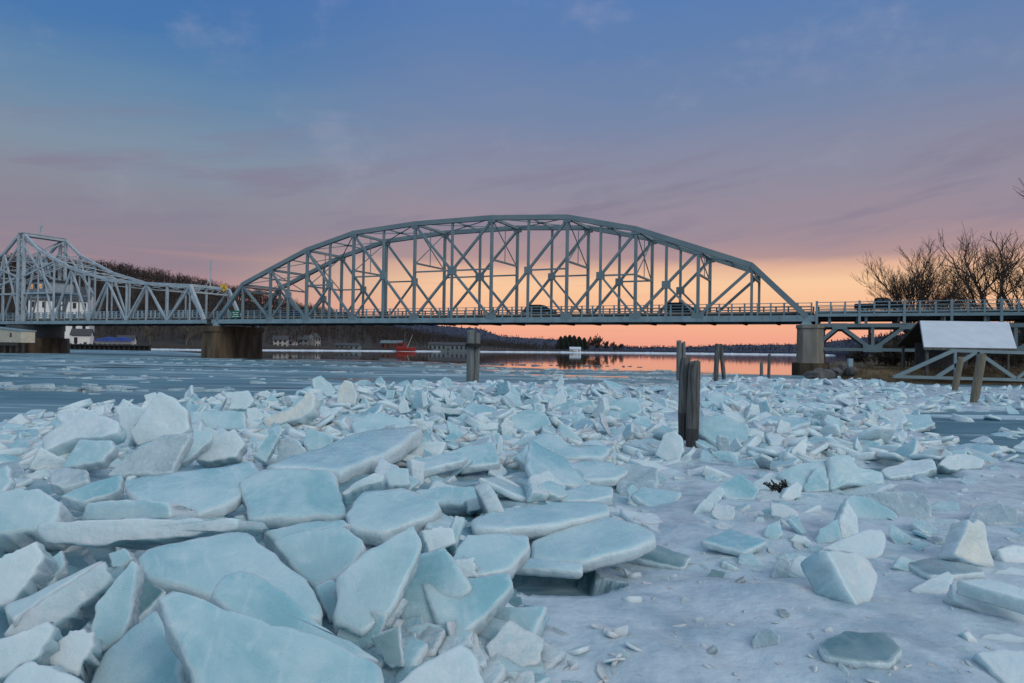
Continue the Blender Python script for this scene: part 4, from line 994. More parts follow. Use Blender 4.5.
# ================================================================ ICE SLABS
def slab_mesh(name, outline, thick, m_face, m_edge, seed=0, rough=.5, bevel=None, flare=0.0, res=52):
    """outline: list of 2D points (counter-clockwise), slab occupies z 0..-thick"""
    r_ = random.Random(seed); n0 = len(outline); P2 = [Vector((x, y, 0)) for x, y in outline]
    area = sum(P2[i].x*P2[(i+1) % n0].y-P2[(i+1) % n0].x*P2[i].y for i in range(n0))
    if area < 0: P2 = P2[::-1]
    c = sum(P2, Vector())/n0; R0 = sum((p-c).length for p in P2)/n0
    per = sum((P2[(i+1) % n0]-P2[i]).length for i in range(n0)); step = per/res
    pts = []
    for i in range(n0):
        a, b = P2[i], P2[(i+1) % n0]; k = max(2, int((b-a).length/step+.5)); nrm = (b-a).cross(Vector((0, 0, 1))).normalized()
        for j in range(k):
            f_ = j/k; p = a.lerp(b, f_)
            if j: p += nrm*R0*(.08*nz(p.x/R0*3.0+seed*1.7, p.y/R0*3.0, seed)+.04*nz(p.x/R0*9, p.y/R0*9, seed+4))*min(1, 3*f_, 3*(1-f_))
            pts.append(p)
    sm = []
    for i in range(len(pts)): sm.append(pts[i]*.72+(pts[i-1]+pts[(i+1) % len(pts)])*.14)
    pts = sm; n = len(pts); bv = bevel or min(.30*thick, .05*R0+.012)
    V = []; F_ = []; MI = []; RIM = []
    def topz(p, k=1.0): return k*rough*(.055*R0*nz(p.x/R0*1.1+seed*3, p.y/R0*1.1, seed*.7)+.016*R0*fbm(p.x/R0*4, p.y/R0*4, seed))
    def ring(f_inset, z, zk, jit=0.0, rim=1.0):
        o = len(V)
        for i, p in enumerate(pts):
            d = p-c; L = d.length; q = c+d*(1-min(f_inset, .17*L)/max(L, 1e-6))
            if jit: 
                an = i/n*2*math.pi; q += d.normalized()*jit*(nz(math.cos(an)*3+seed, math.sin(an)*3, z/thick*2+seed)+.6*nz(math.cos(an)*11, math.sin(an)*11+seed, z/thick*2))
            V.append((q.x, q.y, z+topz(q, zk))); RIM.append(rim)
        return o
    V.append((c.x, c.y, topz(c))); RIM.append(0); rings = []
    for f_ in (.28, .55, .8): 
        o = len(V)
        for p in pts: q = c.lerp(p, f_); V.append((q.x, q.y, topz(q))); RIM.append(.12 if f_ > .7 else 0)
        rings.append((o, 0))
    rings.append((ring(bv*1.1, 0, 1, rim=.5), 0)); rings.append((ring(bv*.35, -bv*.28, .9, .03*thick, .8), 0)); rings.append((ring(0, -bv, .7, .04*thick, .95), 1))
    for k in (.33, .66): rings.append((ring(-flare*thick*k, lerp(-bv, -thick+bv, k), .5, .16*thick, .6 if k < .5 else .35), 1))
    rings.append((ring(-flare*thick, -thick+bv, .3, .10*thick, .25), 1)); rings.append((ring(bv*.9-flare*thick, -thick, .3, 0, .1), 1))
    cb = len(V); V.append((c.x, c.y, -thick)); RIM.append(0)
    for i in range(n): F_.append((0, rings[0][0]+i, rings[0][0]+(i+1) % n)); MI.append(0)
    for (a, _), (b, mi) in zip(rings, rings[1:]):
        for i in range(n): F_.append((a+i, b+i, b+(i+1) % n, a+(i+1) % n)); MI.append(mi)
    a = rings[-1][0]
    for i in range(n): F_.append((cb, a+(i+1) % n, a+i)); MI.append(0)
    me = bpy.data.meshes.new(name); me.from_pydata(V, [], F_); me.materials.append(M[m_face]); me.materials.append(M[m_edge])
    me.polygons.foreach_set('material_index', MI); me.polygons.foreach_set('use_smooth', [True]*len(F_)); me.update()
    me.attributes.new('rim', 'FLOAT', 'POINT').data.foreach_set('value', RIM)
    return me

HERO = []      # (object, picture centre) for the labels of the smaller blocks
def hero(label, pts, z0, th=.28, asp=.8, roll=0.0, tilt=None, faces=('ice', 'ice_edge'), rough=.75, name='ice_floe', cat='ice slab', up=None, flare=0.0):
    xs = [p[0] for p in pts]; ys = [p[1] for p in pts]; yb = max(ys); xb = pts[ys.index(yb)][0]
    w, h = max(xs)-min(xs), max(ys)-min(ys); cx, cy = sum(xs)/len(xs), sum(ys)/len(ys)
    dep = math.atan((cy-HC-ROLL*(cx-512))/F)
    if tilt is None:
        tilt = math.asin(min(.97, h/max(w, 1)/asp))-dep; tilt = max(-.03, min(1.15, tilt))
    else: tilt = R(tilt)
    n = Vector((roll, -math.sin(tilt), math.cos(tilt))).normalized()
    rb = ray(xb, yb)
    for _ in range(3):
        p0 = Vector((0, 0, CAMZ))+rb*((z0-CAMZ)/rb.z); z0 = max(z0, H(p0.x, p0.y)+(.03 if tilt < .25 else -.04))
    W3 = []
    for x, y in pts:
        r_ = ray(x, y); d = (p0-Vector((0, 0, CAMZ))).dot(n)/r_.dot(n); W3.append(Vector((0, 0, CAMZ))+r_*d)
    c = sum(W3, Vector())/len(W3)
    e = max(((W3[i]-W3[i-1]) for i in range(len(W3))), key=lambda v_: v_.length).normalized(); e2 = n.cross(e)
    out2 = [((p-c).dot(e), (p-c).dot(e2)) for p in W3]
    th = th*.78 if th < .45 else th
    me = slab_mesh(name, out2, th, faces[0], faces[1], seed=len(HERO)+1, rough=rough, flare=flare)
    o = bpy.data.objects.new(name, me); COL.objects.link(o)
    o.matrix_world = Matrix.Translation(c) @ Matrix((e, e2, n)).transposed().to_4x4()
    tag(o, label, cat, 'slabs of river ice in the jam', 'thing'); HERO.append((o, cx, cy, w, h, label))
    sz = max((a-b_).length for a in W3 for b_ in W3)
    if sz > 4.2 or sz < .15: print('HERO SIZE', label, round(sz, 2), 'tilt', round(math.degrees(tilt)))
    return o
B_, E_, W_, C_, G_, Y_ = 'ice', 'ice_edge', 'ice_white', 'ice_clear', 'ice_grey', 'ice_warm'
# --- front left
hero('large smooth slab face nearest the viewer at the bottom left of centre', [(153.5, 596), (170, 587.5), (240, 611.5), (316, 632), (354, 652), (385, 667), (386, 700), (205, 700), (180, 648)], .80, .3, 1.2, .25, tilt=42)
hero('broad pale slab leaning back behind the nearest large slab', [(211, 596), (223, 573.5), (239, 568), (263, 576), (296, 599), (324, 627), (354, 642), (382, 662), (330, 650), (280, 640), (240, 622)], .78, .26, 1.2, .30, tilt=36)
hero('big flat blue slab sloping right below the long edge on slab', [(136, 555.7), (145, 548), (228, 529), (248, 530), (265, 543), (290, 566), (316, 590), (322, 618), (240, 612), (211, 596), (147, 577)], .70, .26, 1.0, .12, tilt=24)
hero('dark triangular slab face between the upright fin and the nearest large slab', [(155, 608), (180, 644.5), (184, 700), (81, 700), (101.5, 652)], .72, .25, 1.2, -.2, tilt=40)
hero('long pale slab lying edge on with a straight top across the left foreground', [(33, 531), (36, 522), (90, 520), (160, 518.5), (234, 517), (240, 524), (232, 531), (180, 537), (130, 543), (52, 544)], .80, .8, 1.0, .0, tilt=72, faces=(W_, B_), rough=.35)
hero('thick block with straight top just above the long edge on slab', [(82, 512), (86, 502.5), (110, 500), (150, 499), (168, 502), (171, 519), (79, 521)], .70, .7, 1, .0, tilt=70, faces=(B_, E_), rough=.4)
hero('long slanting slab with white broken edge in the left foreground', [(104, 561), (113, 572), (109, 583.6), (82, 605), (54.6, 626), (4, 638), (5, 628), (12, 620), (51, 594)], .85, .55, 1, .35, tilt=62, faces=(E_, B_), rough=.4)
hero('flat blue slab tucked behind the long slanting slab', [(58, 580), (104, 559), (52, 592), (12, 619), (2, 606), (30, 596)], .95, .2, 1, -.1, tilt=20, faces=(B_, E_))
hero('rounded white block at the left edge above the slanting slab', [(-12, 562), (0, 556), (35.5, 540.5), (45.7, 554), (28, 583.6), (12.7, 601), (-12, 610)], .75, .5, 1, .3, tilt=58, faces=(W_, B_))
hero('narrow upright fin of ice in the left foreground', [(132, 558), (137, 566), (134, 592), (131, 619), (122, 639.5), (96.5, 654), (89, 640), (94, 604), (112, 583.6)], .75, .28, 1, .25, tilt=62, faces=(B_, E_))
hero('short thick broken block beside the upright fin', [(76, 628), (95, 632), (94, 647), (76, 676), (43, 660), (61, 637)], .82, .5, 1, .40, tilt=55, faces=(W_, B_))
hero('white broken edge of a slab at the far left near the bottom', [(-15, 644), (0, 638), (48, 620), (56, 627), (38, 658.5), (-2, 680), (-15, 685)], .90, .4, 1, .3, tilt=55, faces=(W_, B_))
hero('pale rounded slab in the bottom left corner', [(5, 676), (25, 660), (51, 665), (91, 685), (95, 705), (-10, 705)], .88, .4, 1, .1, tilt=45, faces=(W_, B_))
hero('clear blue slab wedged low between the fin and the dark triangular slab', [(128, 588), (148, 578), (166, 590), (152, 606), (128, 628)], .70, .3, 1, .0, tilt=30, faces=(C_, B_))
hero('small square topped chunk at the head of the narrow fin', [(108, 553), (125, 547), (133, 558), (113, 572)], .80, .3, 1, .1, tilt=50, faces=(B_, E_))
hero('pale block half hidden behind the rounded white block at left', [(44, 562), (62, 549), (65, 564), (48, 590), (30, 590)], .72, .3, 1, .3, tilt=50, faces=(B_, E_))
# --- centre foreground
hero('tall leaning blue slab standing in the middle of the foreground', [(336.5, 576), (367, 550), (392, 536), (415, 523), (423, 543), (414, 566), (405, 584), (390, 614), (362, 637), (334, 624)], .62, .30, 1, .15, tilt=50)
hero('rounded frosty slab left of the tall leaning slab', [(272, 540), (300, 530), (341, 523), (362, 538), (364, 548), (354, 563), (334, 578), (314, 587), (290, 566)], .68, .34, 1, .05, tilt=42, faces=(B_, W_))
hero('thin sliver slab hanging below the tall leaning slab', [(314, 586), (332, 578), (345, 590), (340, 612), (330, 622)], .60, .25, 1, .1, tilt=45, faces=(B_, E_))
hero('pale block at the bottom edge right of the nearest large slab', [(397, 682), (420, 664), (441, 652), (463, 642), (476, 655), (486, 690), (486, 706), (395, 706)], .62, .4, 1, .1, tilt=45, faces=(W_, B_))
hero('small clear triangular slab stuck upright below the tall leaning slab', [(369.5, 637), (400, 624), (403, 666), (388, 666)], .55, .12, 1, .0, tilt=58, faces=(C_, E_))
hero('square shouldered slab with white ends right of the tall leaning slab', [(466, 534), (500, 532), (528, 534), (531, 545), (520, 558), (510, 568), (465, 577), (442, 574)], .52, .24, 1, .08, tilt=22)
hero('lower slab under the square shouldered one with pale right end', [(420, 583), (450, 577), (512, 572), (514, 584), (500, 600), (478, 622), (461, 637), (438, 624)], .50, .26, 1, .1, tilt=34)
hero('stack of two rounded slab ends between tall slab and square shouldered slab', [(421.5, 530), (440, 526), (453, 528), (457, 543), (440, 550), (428, 553)], .62, .5, 1, .2, tilt=60, faces=(W_, B_))
hero('pillow shaped white slab end just left of the square shouldered slab', [(453, 559), (474, 557), (477, 577), (456, 580)], .52, .5, 1, .1, tilt=65, faces=(W_, B_))
hero('long tapering slab with pale front edge pointing right over the dark gap', [(470, 519), (500, 507), (556, 501), (607, 501.5), (611, 510), (600, 514), (551, 524), (500, 529), (475, 529)], .60, .22, 1, .02, tilt=9)
hero('wide blue slab roofing the dark hollow in the middle foreground', [(531, 540), (565, 527), (609, 515), (655, 530), (656, 538), (637, 548), (584, 561), (531, 558)], .40, .2, 1, -.05, tilt=13)
hero('thin pale slab lying directly over the dark hollow', [(512, 566), (526, 556), (584, 563.5), (582, 571), (560, 570)], .38, .12, 1, .0, tilt=12, faces=(B_, E_))
hero('clear greenish slab propped at the mouth of the dark hollow', [(488, 606), (500, 596), (522, 596), (524, 604), (500, 616)], .30, .14, 1, .1, tilt=25, faces=(C_, E_))
# --- middle left
hero('large pointed fin standing highest on the left of the ice pile', [(158.6, 390.5), (175, 398), (186.5, 409.5), (190, 428.5), (180, 436), (162, 438), (137, 446), (129, 431), (142, 413), (150, 400.6)], .58, .34, 1, .1, tilt=62, faces=(W_, B_))
hero('square white slab leaning on the left side of the pointed fin', [(114, 405.7), (142, 406.5), (152, 408), (134, 426), (127, 448), (114, 446), (119, 418)], .42, .3, 1, .05, tilt=60, faces=(W_, B_))
hero('angular slab with turquoise broken edge left of the pointed fin', [(54.6, 413), (70, 411), (92.6, 411), (119, 421), (118, 432), (100, 438), (76, 437), (43, 452), (41, 436), (61, 423)], .62, .4, 1, -.1, tilt=45, faces=(W_, B_))
hero('blunt wedge slab below the angular turquoise edged one', [(78.7, 438.7), (112, 440), (114, 447), (101.5, 461.5), (61, 468), (70, 452)], .60, .3, 1, .0, tilt=50)
hero('rough grey slab with pitted surface under the pointed fin', [(165, 433.6), (193, 431), (186, 444), (178, 456), (172.6, 472), (106.6, 475), (124, 456.5), (142, 446)], .60, .3, 1, .1, tilt=42, faces=(G_, E_), rough=1.4)
hero('slanting blue slab between the rough grey slab and a rounded block', [(193, 431), (211, 429), (213, 438.7), (196, 453), (175, 467), (178, 454)], .60, .25, 1, .3, tilt=50)
hero('rounded white block right of the pointed fin', [(205, 443), (220, 434), (235, 428.5), (245, 444), (236, 456.5), (206, 461.5), (195, 458)], .60, .4, 1, .15, tilt=58, faces=(W_, W_))
hero('broad blue slab with frosty rim sloping in the middle of the left pile', [(122, 479), (178, 470), (225, 465), (254, 459), (262, 477), (240, 494), (223, 505), (193, 516), (155, 510), (134.5, 498)], .66, .24, 1, .06, tilt=20)
hero('rounded slab at the left edge of the photo in mid pile', [(-12, 494), (10, 489), (38, 487), (61, 502), (51, 527), (-12, 535)], .70, .5, 1, .1, tilt=48, faces=(B_, W_))
hero('oval flat slab left of the broad frosty rimmed slab', [(48, 470), (66, 467), (86, 469), (88, 480), (63, 487), (50, 483)], .64, .25, 1, .0, tilt=30, faces=(G_, E_))
hero('sloping blue slab behind the pale block at the left', [(60, 496), (90, 482), (122, 474), (120, 490), (84, 502)], .66, .25, 1, .05, tilt=30)
hero('flat slab with straight blue edge behind the rounded white block', [(188, 411), (216, 410), (244, 411), (246, 429), (193, 430)], .50, .3, 1, .0, tilt=45)
hero('white chunky block at the back of the pile left of the yellowish cone', [(224.6, 392), (248.7, 390), (254, 400), (246, 409), (228, 409)], .52, .35, 1, .1, tilt=55, faces=(W_, B_))
hero('great tabular slab with thick frayed edge in the centre of the pile', [(263, 465), (301, 452), (352, 432), (390, 427), (418, 423.5), (422, 430), (402, 446), (370, 458), (341, 470), (334, 469)], .62, .40, 1, .03, tilt=8, faces=(B_, E_))
hero('smooth square blue slab in front of the great tabular slab', [(238, 480), (263, 467), (300, 468), (334, 470), (339, 487), (347, 515), (300, 517), (248, 519)], .62, .24, 1, .02, tilt=26)
hero('tongue shaped slab right of the smooth square slab', [(362, 490), (402, 486), (438, 498), (442, 507), (433, 515), (400, 527), (380, 533), (348, 525), (345, 512)], .60, .26, 1, .04, tilt=20)
hero('yellowish tilted cone of ice on the back of the pile', [(293, 408), (308.5, 390), (315, 395.5), (313, 408), (301, 418), (265, 427), (261, 419)], .48, .5, 1, -.1, tilt=60, faces=(Y_, W_))
hero('tallest rounded yellowish block on the skyline of the pile', [(337, 395), (340, 386), (344, 380), (352, 381.6), (357, 395.5), (355, 405), (336, 405)], .40, .6, 1, .0, tilt=68, faces=(Y_, W_))
hero('slab rising behind the great tabular slab', [(350, 423), (370, 412), (395, 416), (420, 421), (428, 428), (355, 434)], .52, .26, 1, .05, tilt=30)
hero('thin slab lying edge on behind the great tabular slab', [(428, 407), (450, 407.5), (487, 411.5), (488, 416), (460, 415), (430, 412)], .50, .8, 1, .0, tilt=65, faces=(E_, B_))
hero('thin pointed slab with pale rim right of the great tabular slab', [(410, 458), (440, 453), (463, 452), (467, 457), (461, 461), (435, 467), (415, 473)], .56, .2, 1, .05, tilt=18)
hero('flat slab reaching right in the middle of the pile', [(443, 452), (463, 445), (496, 441), (500, 462), (461, 467)], .54, .22, 1, .05, tilt=24)
hero('rolled pale slab between the tabular slab and the tongue shaped slab', [(341, 493), (356, 481), (374.5, 472), (385, 475.5), (382, 481), (362, 486), (344, 495)], .62, .35, 1, .1, tilt=42, faces=(W_, B_))
hero('blunt slab end just right of the rolled pale slab', [(384, 474), (395, 467), (408, 468), (410, 484), (390, 486)], .58, .35, 1, .2, tilt=50, faces=(B_, W_))
hero('broken round slab left of the great tabular slab', [(303, 440), (308, 428), (325, 432), (334, 439), (326, 449), (308, 451)], .56, .3, 1, .1, tilt=48, faces=(B_, W_))
hero('leaning finger of ice at the left end of the great tabular slab', [(254, 456), (264, 440), (273, 427), (279, 436), (272, 450), (266, 463)], .60, .25, 1, .2, tilt=64, faces=(B_, W_))
hero('round spotted slab beside the leaning finger of ice', [(278, 439), (290, 437), (298, 440), (308, 452), (292, 462), (276, 464)], .58, .3, 1, .0, tilt=45, faces=(G_, W_))
hero('tall thin spike at the back of the centre pile', [(397, 408), (403, 395), (407, 401), (410, 412), (400, 414)], .46, .25, 1, .0, tilt=70, faces=(W_, B_))
hero('second thin spike right of the tall one at the back', [(421, 393), (426, 391), (428, 405), (423, 408)], .44, .2, 1, .0, tilt=70, faces=(W_, B_))
hero('blocky slab with banded end left of the long tapering slab', [(414, 490), (444, 486), (488, 485), (492, 497), (470, 505), (430, 503)], .58, .3, 1, .05, tilt=32)
hero('crusty slab end with vertical bands under the blocky slab', [(465, 500), (494, 492), (496, 506), (468, 512)], .56, .5, 1, .0, tilt=68, faces=(W_, B_))
hero('slab sloping down to the right above the rounded frosty slab', [(262, 531), (300, 522), (345, 519), (352, 524), (300, 532), (276, 540)], .70, .3, 1, .0, tilt=24, faces=(B_, W_))
# --- middle right
hero('rounded slab like a turtle back in the middle right of the pile', [(527, 441), (536, 434), (546, 431), (562, 439), (579, 448), (600, 445), (614, 446), (602, 457), (575, 458), (546, 454)], .45, .25, 1, .04, tilt=20)
hero('slab leaning against the foot of the dark pair of posts', [(659, 443), (663, 434), (675, 430), (683, 438), (684, 450), (679, 463), (668, 462), (655, 455)], .12, .3, 1, -.2, tilt=60, faces=(W_, B_))
hero('stick shaped block tilted up on the smooth snow right of centre', [(717, 486.6), (724, 487), (727, 492), (716, 505), (706, 517), (690, 518), (700, 503)], .14, .22, 1, .2, tilt=50, faces=(W_, B_))
hero('upright spike of ice left of the turtle back slab', [(496, 450), (498, 440), (500, 433.5), (503, 440), (503, 455), (497, 456)], .46, .22, 1, .0, tilt=70, faces=(W_, B_))
hero('jagged leaning slab left of the turtle back slab', [(510, 417), (525, 409), (545, 412), (552, 424), (530, 432), (512, 428)], .42, .28, 1, .0, tilt=40)
hero('flat slab with rounded front below the turtle back slab', [(545, 468), (580, 460), (612, 462), (630, 470), (616, 478), (570, 480)], .36, .22, 1, .0, tilt=14)
hero('low slab in front of the flat rounded one at the pile edge', [(556, 492), (585, 484), (613, 486), (613, 495), (590, 500), (560, 500)], .32, .25, 1, .0, tilt=16)
hero('large slab face right of the dark pair of posts', [(697, 432), (700, 420), (722, 413), (746, 424), (754, 440), (720, 445)], .30, .25, 1, .05, tilt=36)
hero('pale slab with sharp left tip right of the posts', [(745, 436), (752, 428), (765, 432), (760, 442)], .25, .25, 1, .0, tilt=50, faces=(W_, B_))
hero('wide low slab behind the sharp tipped one', [(752, 424), (770, 415), (800, 417), (812, 421), (790, 430), (760, 432)], .32, .25, 1, .0, tilt=20)
hero('cracked slab leaning left among the rubble right of the posts', [(715, 488), (740, 472), (760, 488), (754, 500), (728, 500)], .20, .28, 1, .1, tilt=45, faces=(B_, W_))
hero('pointed white block on the right rubble above the flat ice', [(791, 450), (803, 438), (808, 444), (806, 455), (793, 458)], .24, .3, 1, .1, tilt=60, faces=(W_, B_))
hero('upright square block with sharp left edge in the right rubble', [(830, 456), (850, 454), (858, 466), (883, 472), (886, 487), (848, 484), (831, 490)], .18, .35, 1, .1, tilt=56, faces=(B_, W_))
hero('dome shaped slab face left of the wide frosted disc', [(845, 500), (850, 494), (872, 497), (896, 512), (900, 522), (880, 523), (856, 518)], .14, .25, 1, .1, tilt=40)
hero('wide frosted disc of ice in the right rubble', [(858, 494), (885, 490), (926, 492), (931, 502), (934, 523), (905, 522), (895, 510)], .12, .25, 1, -.05, tilt=38, faces=(G_, E_), rough=.9)
hero('pale slab left of the upright square block', [(777, 474), (800, 462), (826, 460), (829, 484), (800, 490)], .18, .28, 1, .0, tilt=38)
hero('fan shaped slab touching the sharp edge of the upright square block', [(804, 487), (816, 467), (829, 478), (830, 490), (806, 492)], .16, .25, 1, .1, tilt=52, faces=(B_, W_))
hero('white block with black debris caught on its left side', [(788, 487), (797, 481), (803, 486), (801, 497), (788, 502), (781, 497)], .14, .35, 1, .15, tilt=58, faces=(W_, W_))
hero('large tilted block with striped pale face on the snow at right', [(825, 549), (845, 551), (860, 552), (872, 562), (880, 574), (874, 599), (860, 611), (848, 592), (838, 572)], .10, .42, 1, .55, tilt=46, faces=(W_, B_), flare=.05)
hero('thick rounded slab behind the large tilted block', [(822, 547), (845, 537), (865, 529), (882, 529), (887, 540), (883, 554), (870.6, 563), (856, 553)], .14, .4, 1, .1, tilt=34, faces=(W_, W_))
hero('standing crystal block with grooves on the flat ice at far right', [(954, 555), (962, 536), (969, 518.5), (974, 523), (978, 517.5), (986, 524), (990, 546), (995, 569), (972, 563)], .06, .38, 1, .15, tilt=64, faces=(Y_, W_), rough=1.2)
hero('smooth white block cut by the right edge of the photo', [(997, 548), (1012, 545), (1035, 545), (1040, 565), (1004, 566)], .08, .5, 1, .0, tilt=58, faces=(W_, Y_))
hero('thick layered slab with rough brown front at the right edge', [(951, 583), (965, 577), (1000, 586), (1040, 598), (1045, 632), (1010, 628), (975, 610), (952, 598)], .10, .6, 1, -.1, tilt=38, faces=(W_, G_), rough=.9)
hero('second layer of ice lying on the thick layered slab', [(957, 579), (985, 577), (1040, 592), (1045, 604), (1000, 592)], .40, .2, 1, -.05, tilt=16, faces=(W_, E_))
hero('low slab with dark hollow at its front left of the layered slab', [(909, 590), (930, 577), (949, 570), (955, 577), (951, 587), (942, 600), (918, 596)], .08, .28, 1, .0, tilt=30, faces=(W_, G_), rough=.9)
hero('clear lens shaped slab frozen flat into the snow at lower right', [(817, 642), (845, 629), (888, 632), (903, 648), (891, 663), (858, 662), (826, 656)], .12, .14, 1, .0, tilt=10, faces=(C_, G_))
hero('pale slab with dark underside in the bottom right corner', [(976, 652), (998, 647), (1035, 650), (1040, 705), (1012, 695), (1004, 683)], .10, .3, 1, -.1, tilt=34, faces=(W_, B_))
hero('rounded slab behind the corner slab at lower right', [(975, 641), (985, 633), (1008, 632), (1036, 641), (1040, 652), (1000, 648), (978, 652)], .10, .25, 1, .0, tilt=26, faces=(W_, B_))
hero('small pointed shard left of the rounded slab at lower right', [(963, 632), (968, 630), (982, 645), (972, 649)], .10, .12, 1, .0, tilt=50, faces=(W_, B_))
hero('grey frosted lump half sunk in the smooth snow', [(752, 640), (757, 630), (768, 627), (780, 634), (781, 645), (765, 651), (754, 650)], .08, .3, 1, .0, tilt=40, faces=(G_, G_), rough=2.0)
hero('frosty lump standing in the snow left of the large tilted block', [(771, 580), (778, 560), (786, 553), (792, 562), (788, 580), (776, 584)], .10, .3, 1, -.1, tilt=60, faces=(G_, W_), rough=1.8)
hero('small smooth egg shaped block on the snow near the tilted block', [(790, 540), (795, 534), (806, 536), (814, 545), (800, 547)], .14, .25, 1, .0, tilt=50, faces=(W_, W_))
hero('thin clear plate lying in front of the standing crystal block', [(905, 562), (930, 556), (980, 566), (985, 572), (930, 576)], .07, .12, 1, .0, tilt=4, faces=(C_, E_))
hero('low pale block at the far right on the flat ice', [(985, 575), (1010, 566), (1040, 570), (1040, 582), (1005, 582)], .08, .3, 1, .0, tilt=30, faces=(W_, B_))
hero('broken white ridge of ice on the dark flat ice at right', [(938, 465), (946, 455), (966, 453), (985, 460), (982, 468), (950, 470)], .02, .3, 1, .0, tilt=50, faces=(W_, G_), rough=1.5)
hero('crushed heap of frosted ice right of the wide disc', [(968, 520), (976, 506), (998, 502), (1018, 508), (1020, 524), (990, 526)], .04, .4, 1, .0, tilt=40, faces=(G_, G_), rough=2.0)
hero('long flat slab leading to the brown posts on the right', [(890, 425), (905, 414), (930, 414), (935, 424), (915, 430)], .10, .25, 1, .0, tilt=25)
hero('low white slab between the disc and the broken white ridge', [(880, 470), (905, 460), (932, 458), (938, 468), (915, 475), (890, 478)], .05, .25, 1, .0, tilt=16, faces=(W_, G_))

hero('small dark clear wedge in the snow right of the dark hollow', [(701, 583), (712, 568), (727, 572), (722, 585)], .1, .2, 1, 0, tilt=42, faces=(C_, G_))
hero('low glazed ridge in the snow running right from the dark hollow', [(622, 553), (650, 542), (692, 556), (684, 567), (650, 561)], .1, .14, 1, 0, tilt=14, faces=(C_, E_))
hero('pointed white upright block behind the thick rounded slab', [(838, 521), (847, 500), (858, 516), (860, 538), (842, 541)], .1, .3, 1, 0, tilt=62, faces=(W_, B_))
hero('blue slab face left of the pointed white upright block', [(816, 545), (820, 528), (838, 518), (843, 541)], .1, .25, 1, 0, tilt=50, faces=(B_, E_))
hero('round topped block left of the small egg shaped block', [(764, 535), (768, 524), (780, 520), (784, 534), (775, 541)], .1, .25, 1, 0, tilt=50, faces=(B_, W_))
hero('flat glazed plate in the snow below the stick shaped block', [(700, 540), (730, 528), (768, 540), (745, 552)], .1, .12, 1, 0, tilt=8, faces=(B_, E_))
# --- smaller blocks: sixteen shapes copied over the jam, each its own object
PROTO = []
pr = random.Random(21)
for k in range(16):
    n = pr.choice((4, 5, 5, 6, 7)); ratio = pr.uniform(.55, 1.0)
    pts = []
    for i in range(n):
        a = 2*math.pi*(i+pr.uniform(-.28, .28))/n; r_ = pr.uniform(.36, .62); pts.append((r_*math.cos(a), r_*math.sin(a)*ratio))
    fc = [(B_, E_), (W_, B_), (B_, W_), (W_, W_), (G_, E_), (B_, E_), (W_, G_), (B_, B_)][k % 8]
    PROTO.append((slab_mesh('ice_block', pts, pr.choice((.11, .14, .18, .24, .34)), fc[0], fc[1], seed=200+k, rough=pr.choice((.5, .8, 1.3))), 'flat' if k % 4 else 'thick'))
occ = [(h_[1], h_[2], h_[3], h_[4]) for h_ in HERO]
fill = []
fr_ = random.Random(33)
def place_block(x, y, s, tilt, big=False, sink=.3, lift=0.0):
    p_ = ground(x, y)
    if p_ is None: return None
    me, sh_ = PROTO[fr_.randrange(16)]
    o = bpy.data.objects.new('ice_block', me); COL.objects.link(o)
    yaw = fr_.uniform(0, 2*math.pi); ta = fr_.gauss(-math.pi/2, .9)      # lean mostly shows the face to the open side
    n = Vector((math.cos(ta)*math.sin(tilt), math.sin(ta)*math.sin(tilt), math.cos(tilt)))
    o.rotation_mode = 'QUATERNION'; o.rotation_quaternion = n.to_track_quat('Z', 'Y') @ Matrix.Rotation(yaw, 3, 'Z').to_quaternion()
    o.scale = (s*fr_.uniform(.8, 1.25), s*fr_.uniform(.8, 1.2), s*fr_.uniform(.8, 1.4))
    o.location = p_+Vector((0, 0, s*(.5*math.sin(tilt)-sink*.5+.08)+lift)); o.scale = o.scale
    return [o, tilt, s, p_]
zones = [  # x range, y range, count, size at the far and near end, tilt, sink
    (-20, 560, 470, 690, 150, (.35, .75), .9, .45), (-20, 430, 404, 480, 150, (.45, 1.1), .9, .4), (230, 650, 386, 445, 210, (.6, 1.6), .7, .4), (380, 660, 430, 530, 110, (.45, 1.2), .7, .3),
    (640, 900, 380, 440, 140, (.6, 1.8), .6, .4), (660, 870, 430, 500, 60, (.35, 1.1), .7, .3), (690, 960, 485, 560, 24, (.16, .5), .7, .3), (860, 1040, 440, 540, 24, (.18, .6), .6, .3),
    (560, 1030, 560, 690, 10, (.08, .2), .7, .3), (600, 720, 372, 420, 26, (.7, 1.5), .5, .4), (830, 1000, 386, 425, 30, (.5, 1.3), .4, .4), (0, 330, 392, 420, 16, (.6, 1.2), .6, .3), (-20, 130, 425, 500, 46, (.4, .9), .7, .4), (716, 945, 462, 585, 60, (.14, .6), .9, .35), (716, 860, 500, 585, 26, (.06, .18), .9, .3), (880, 1030, 470, 545, 20, (.1, .4), .8, .4), (300, 650, 385, 412, 28, (1.2, 2.2), .9, .3), (130, 330, 400, 425, 28, (.9, 1.5), .9, .3)]
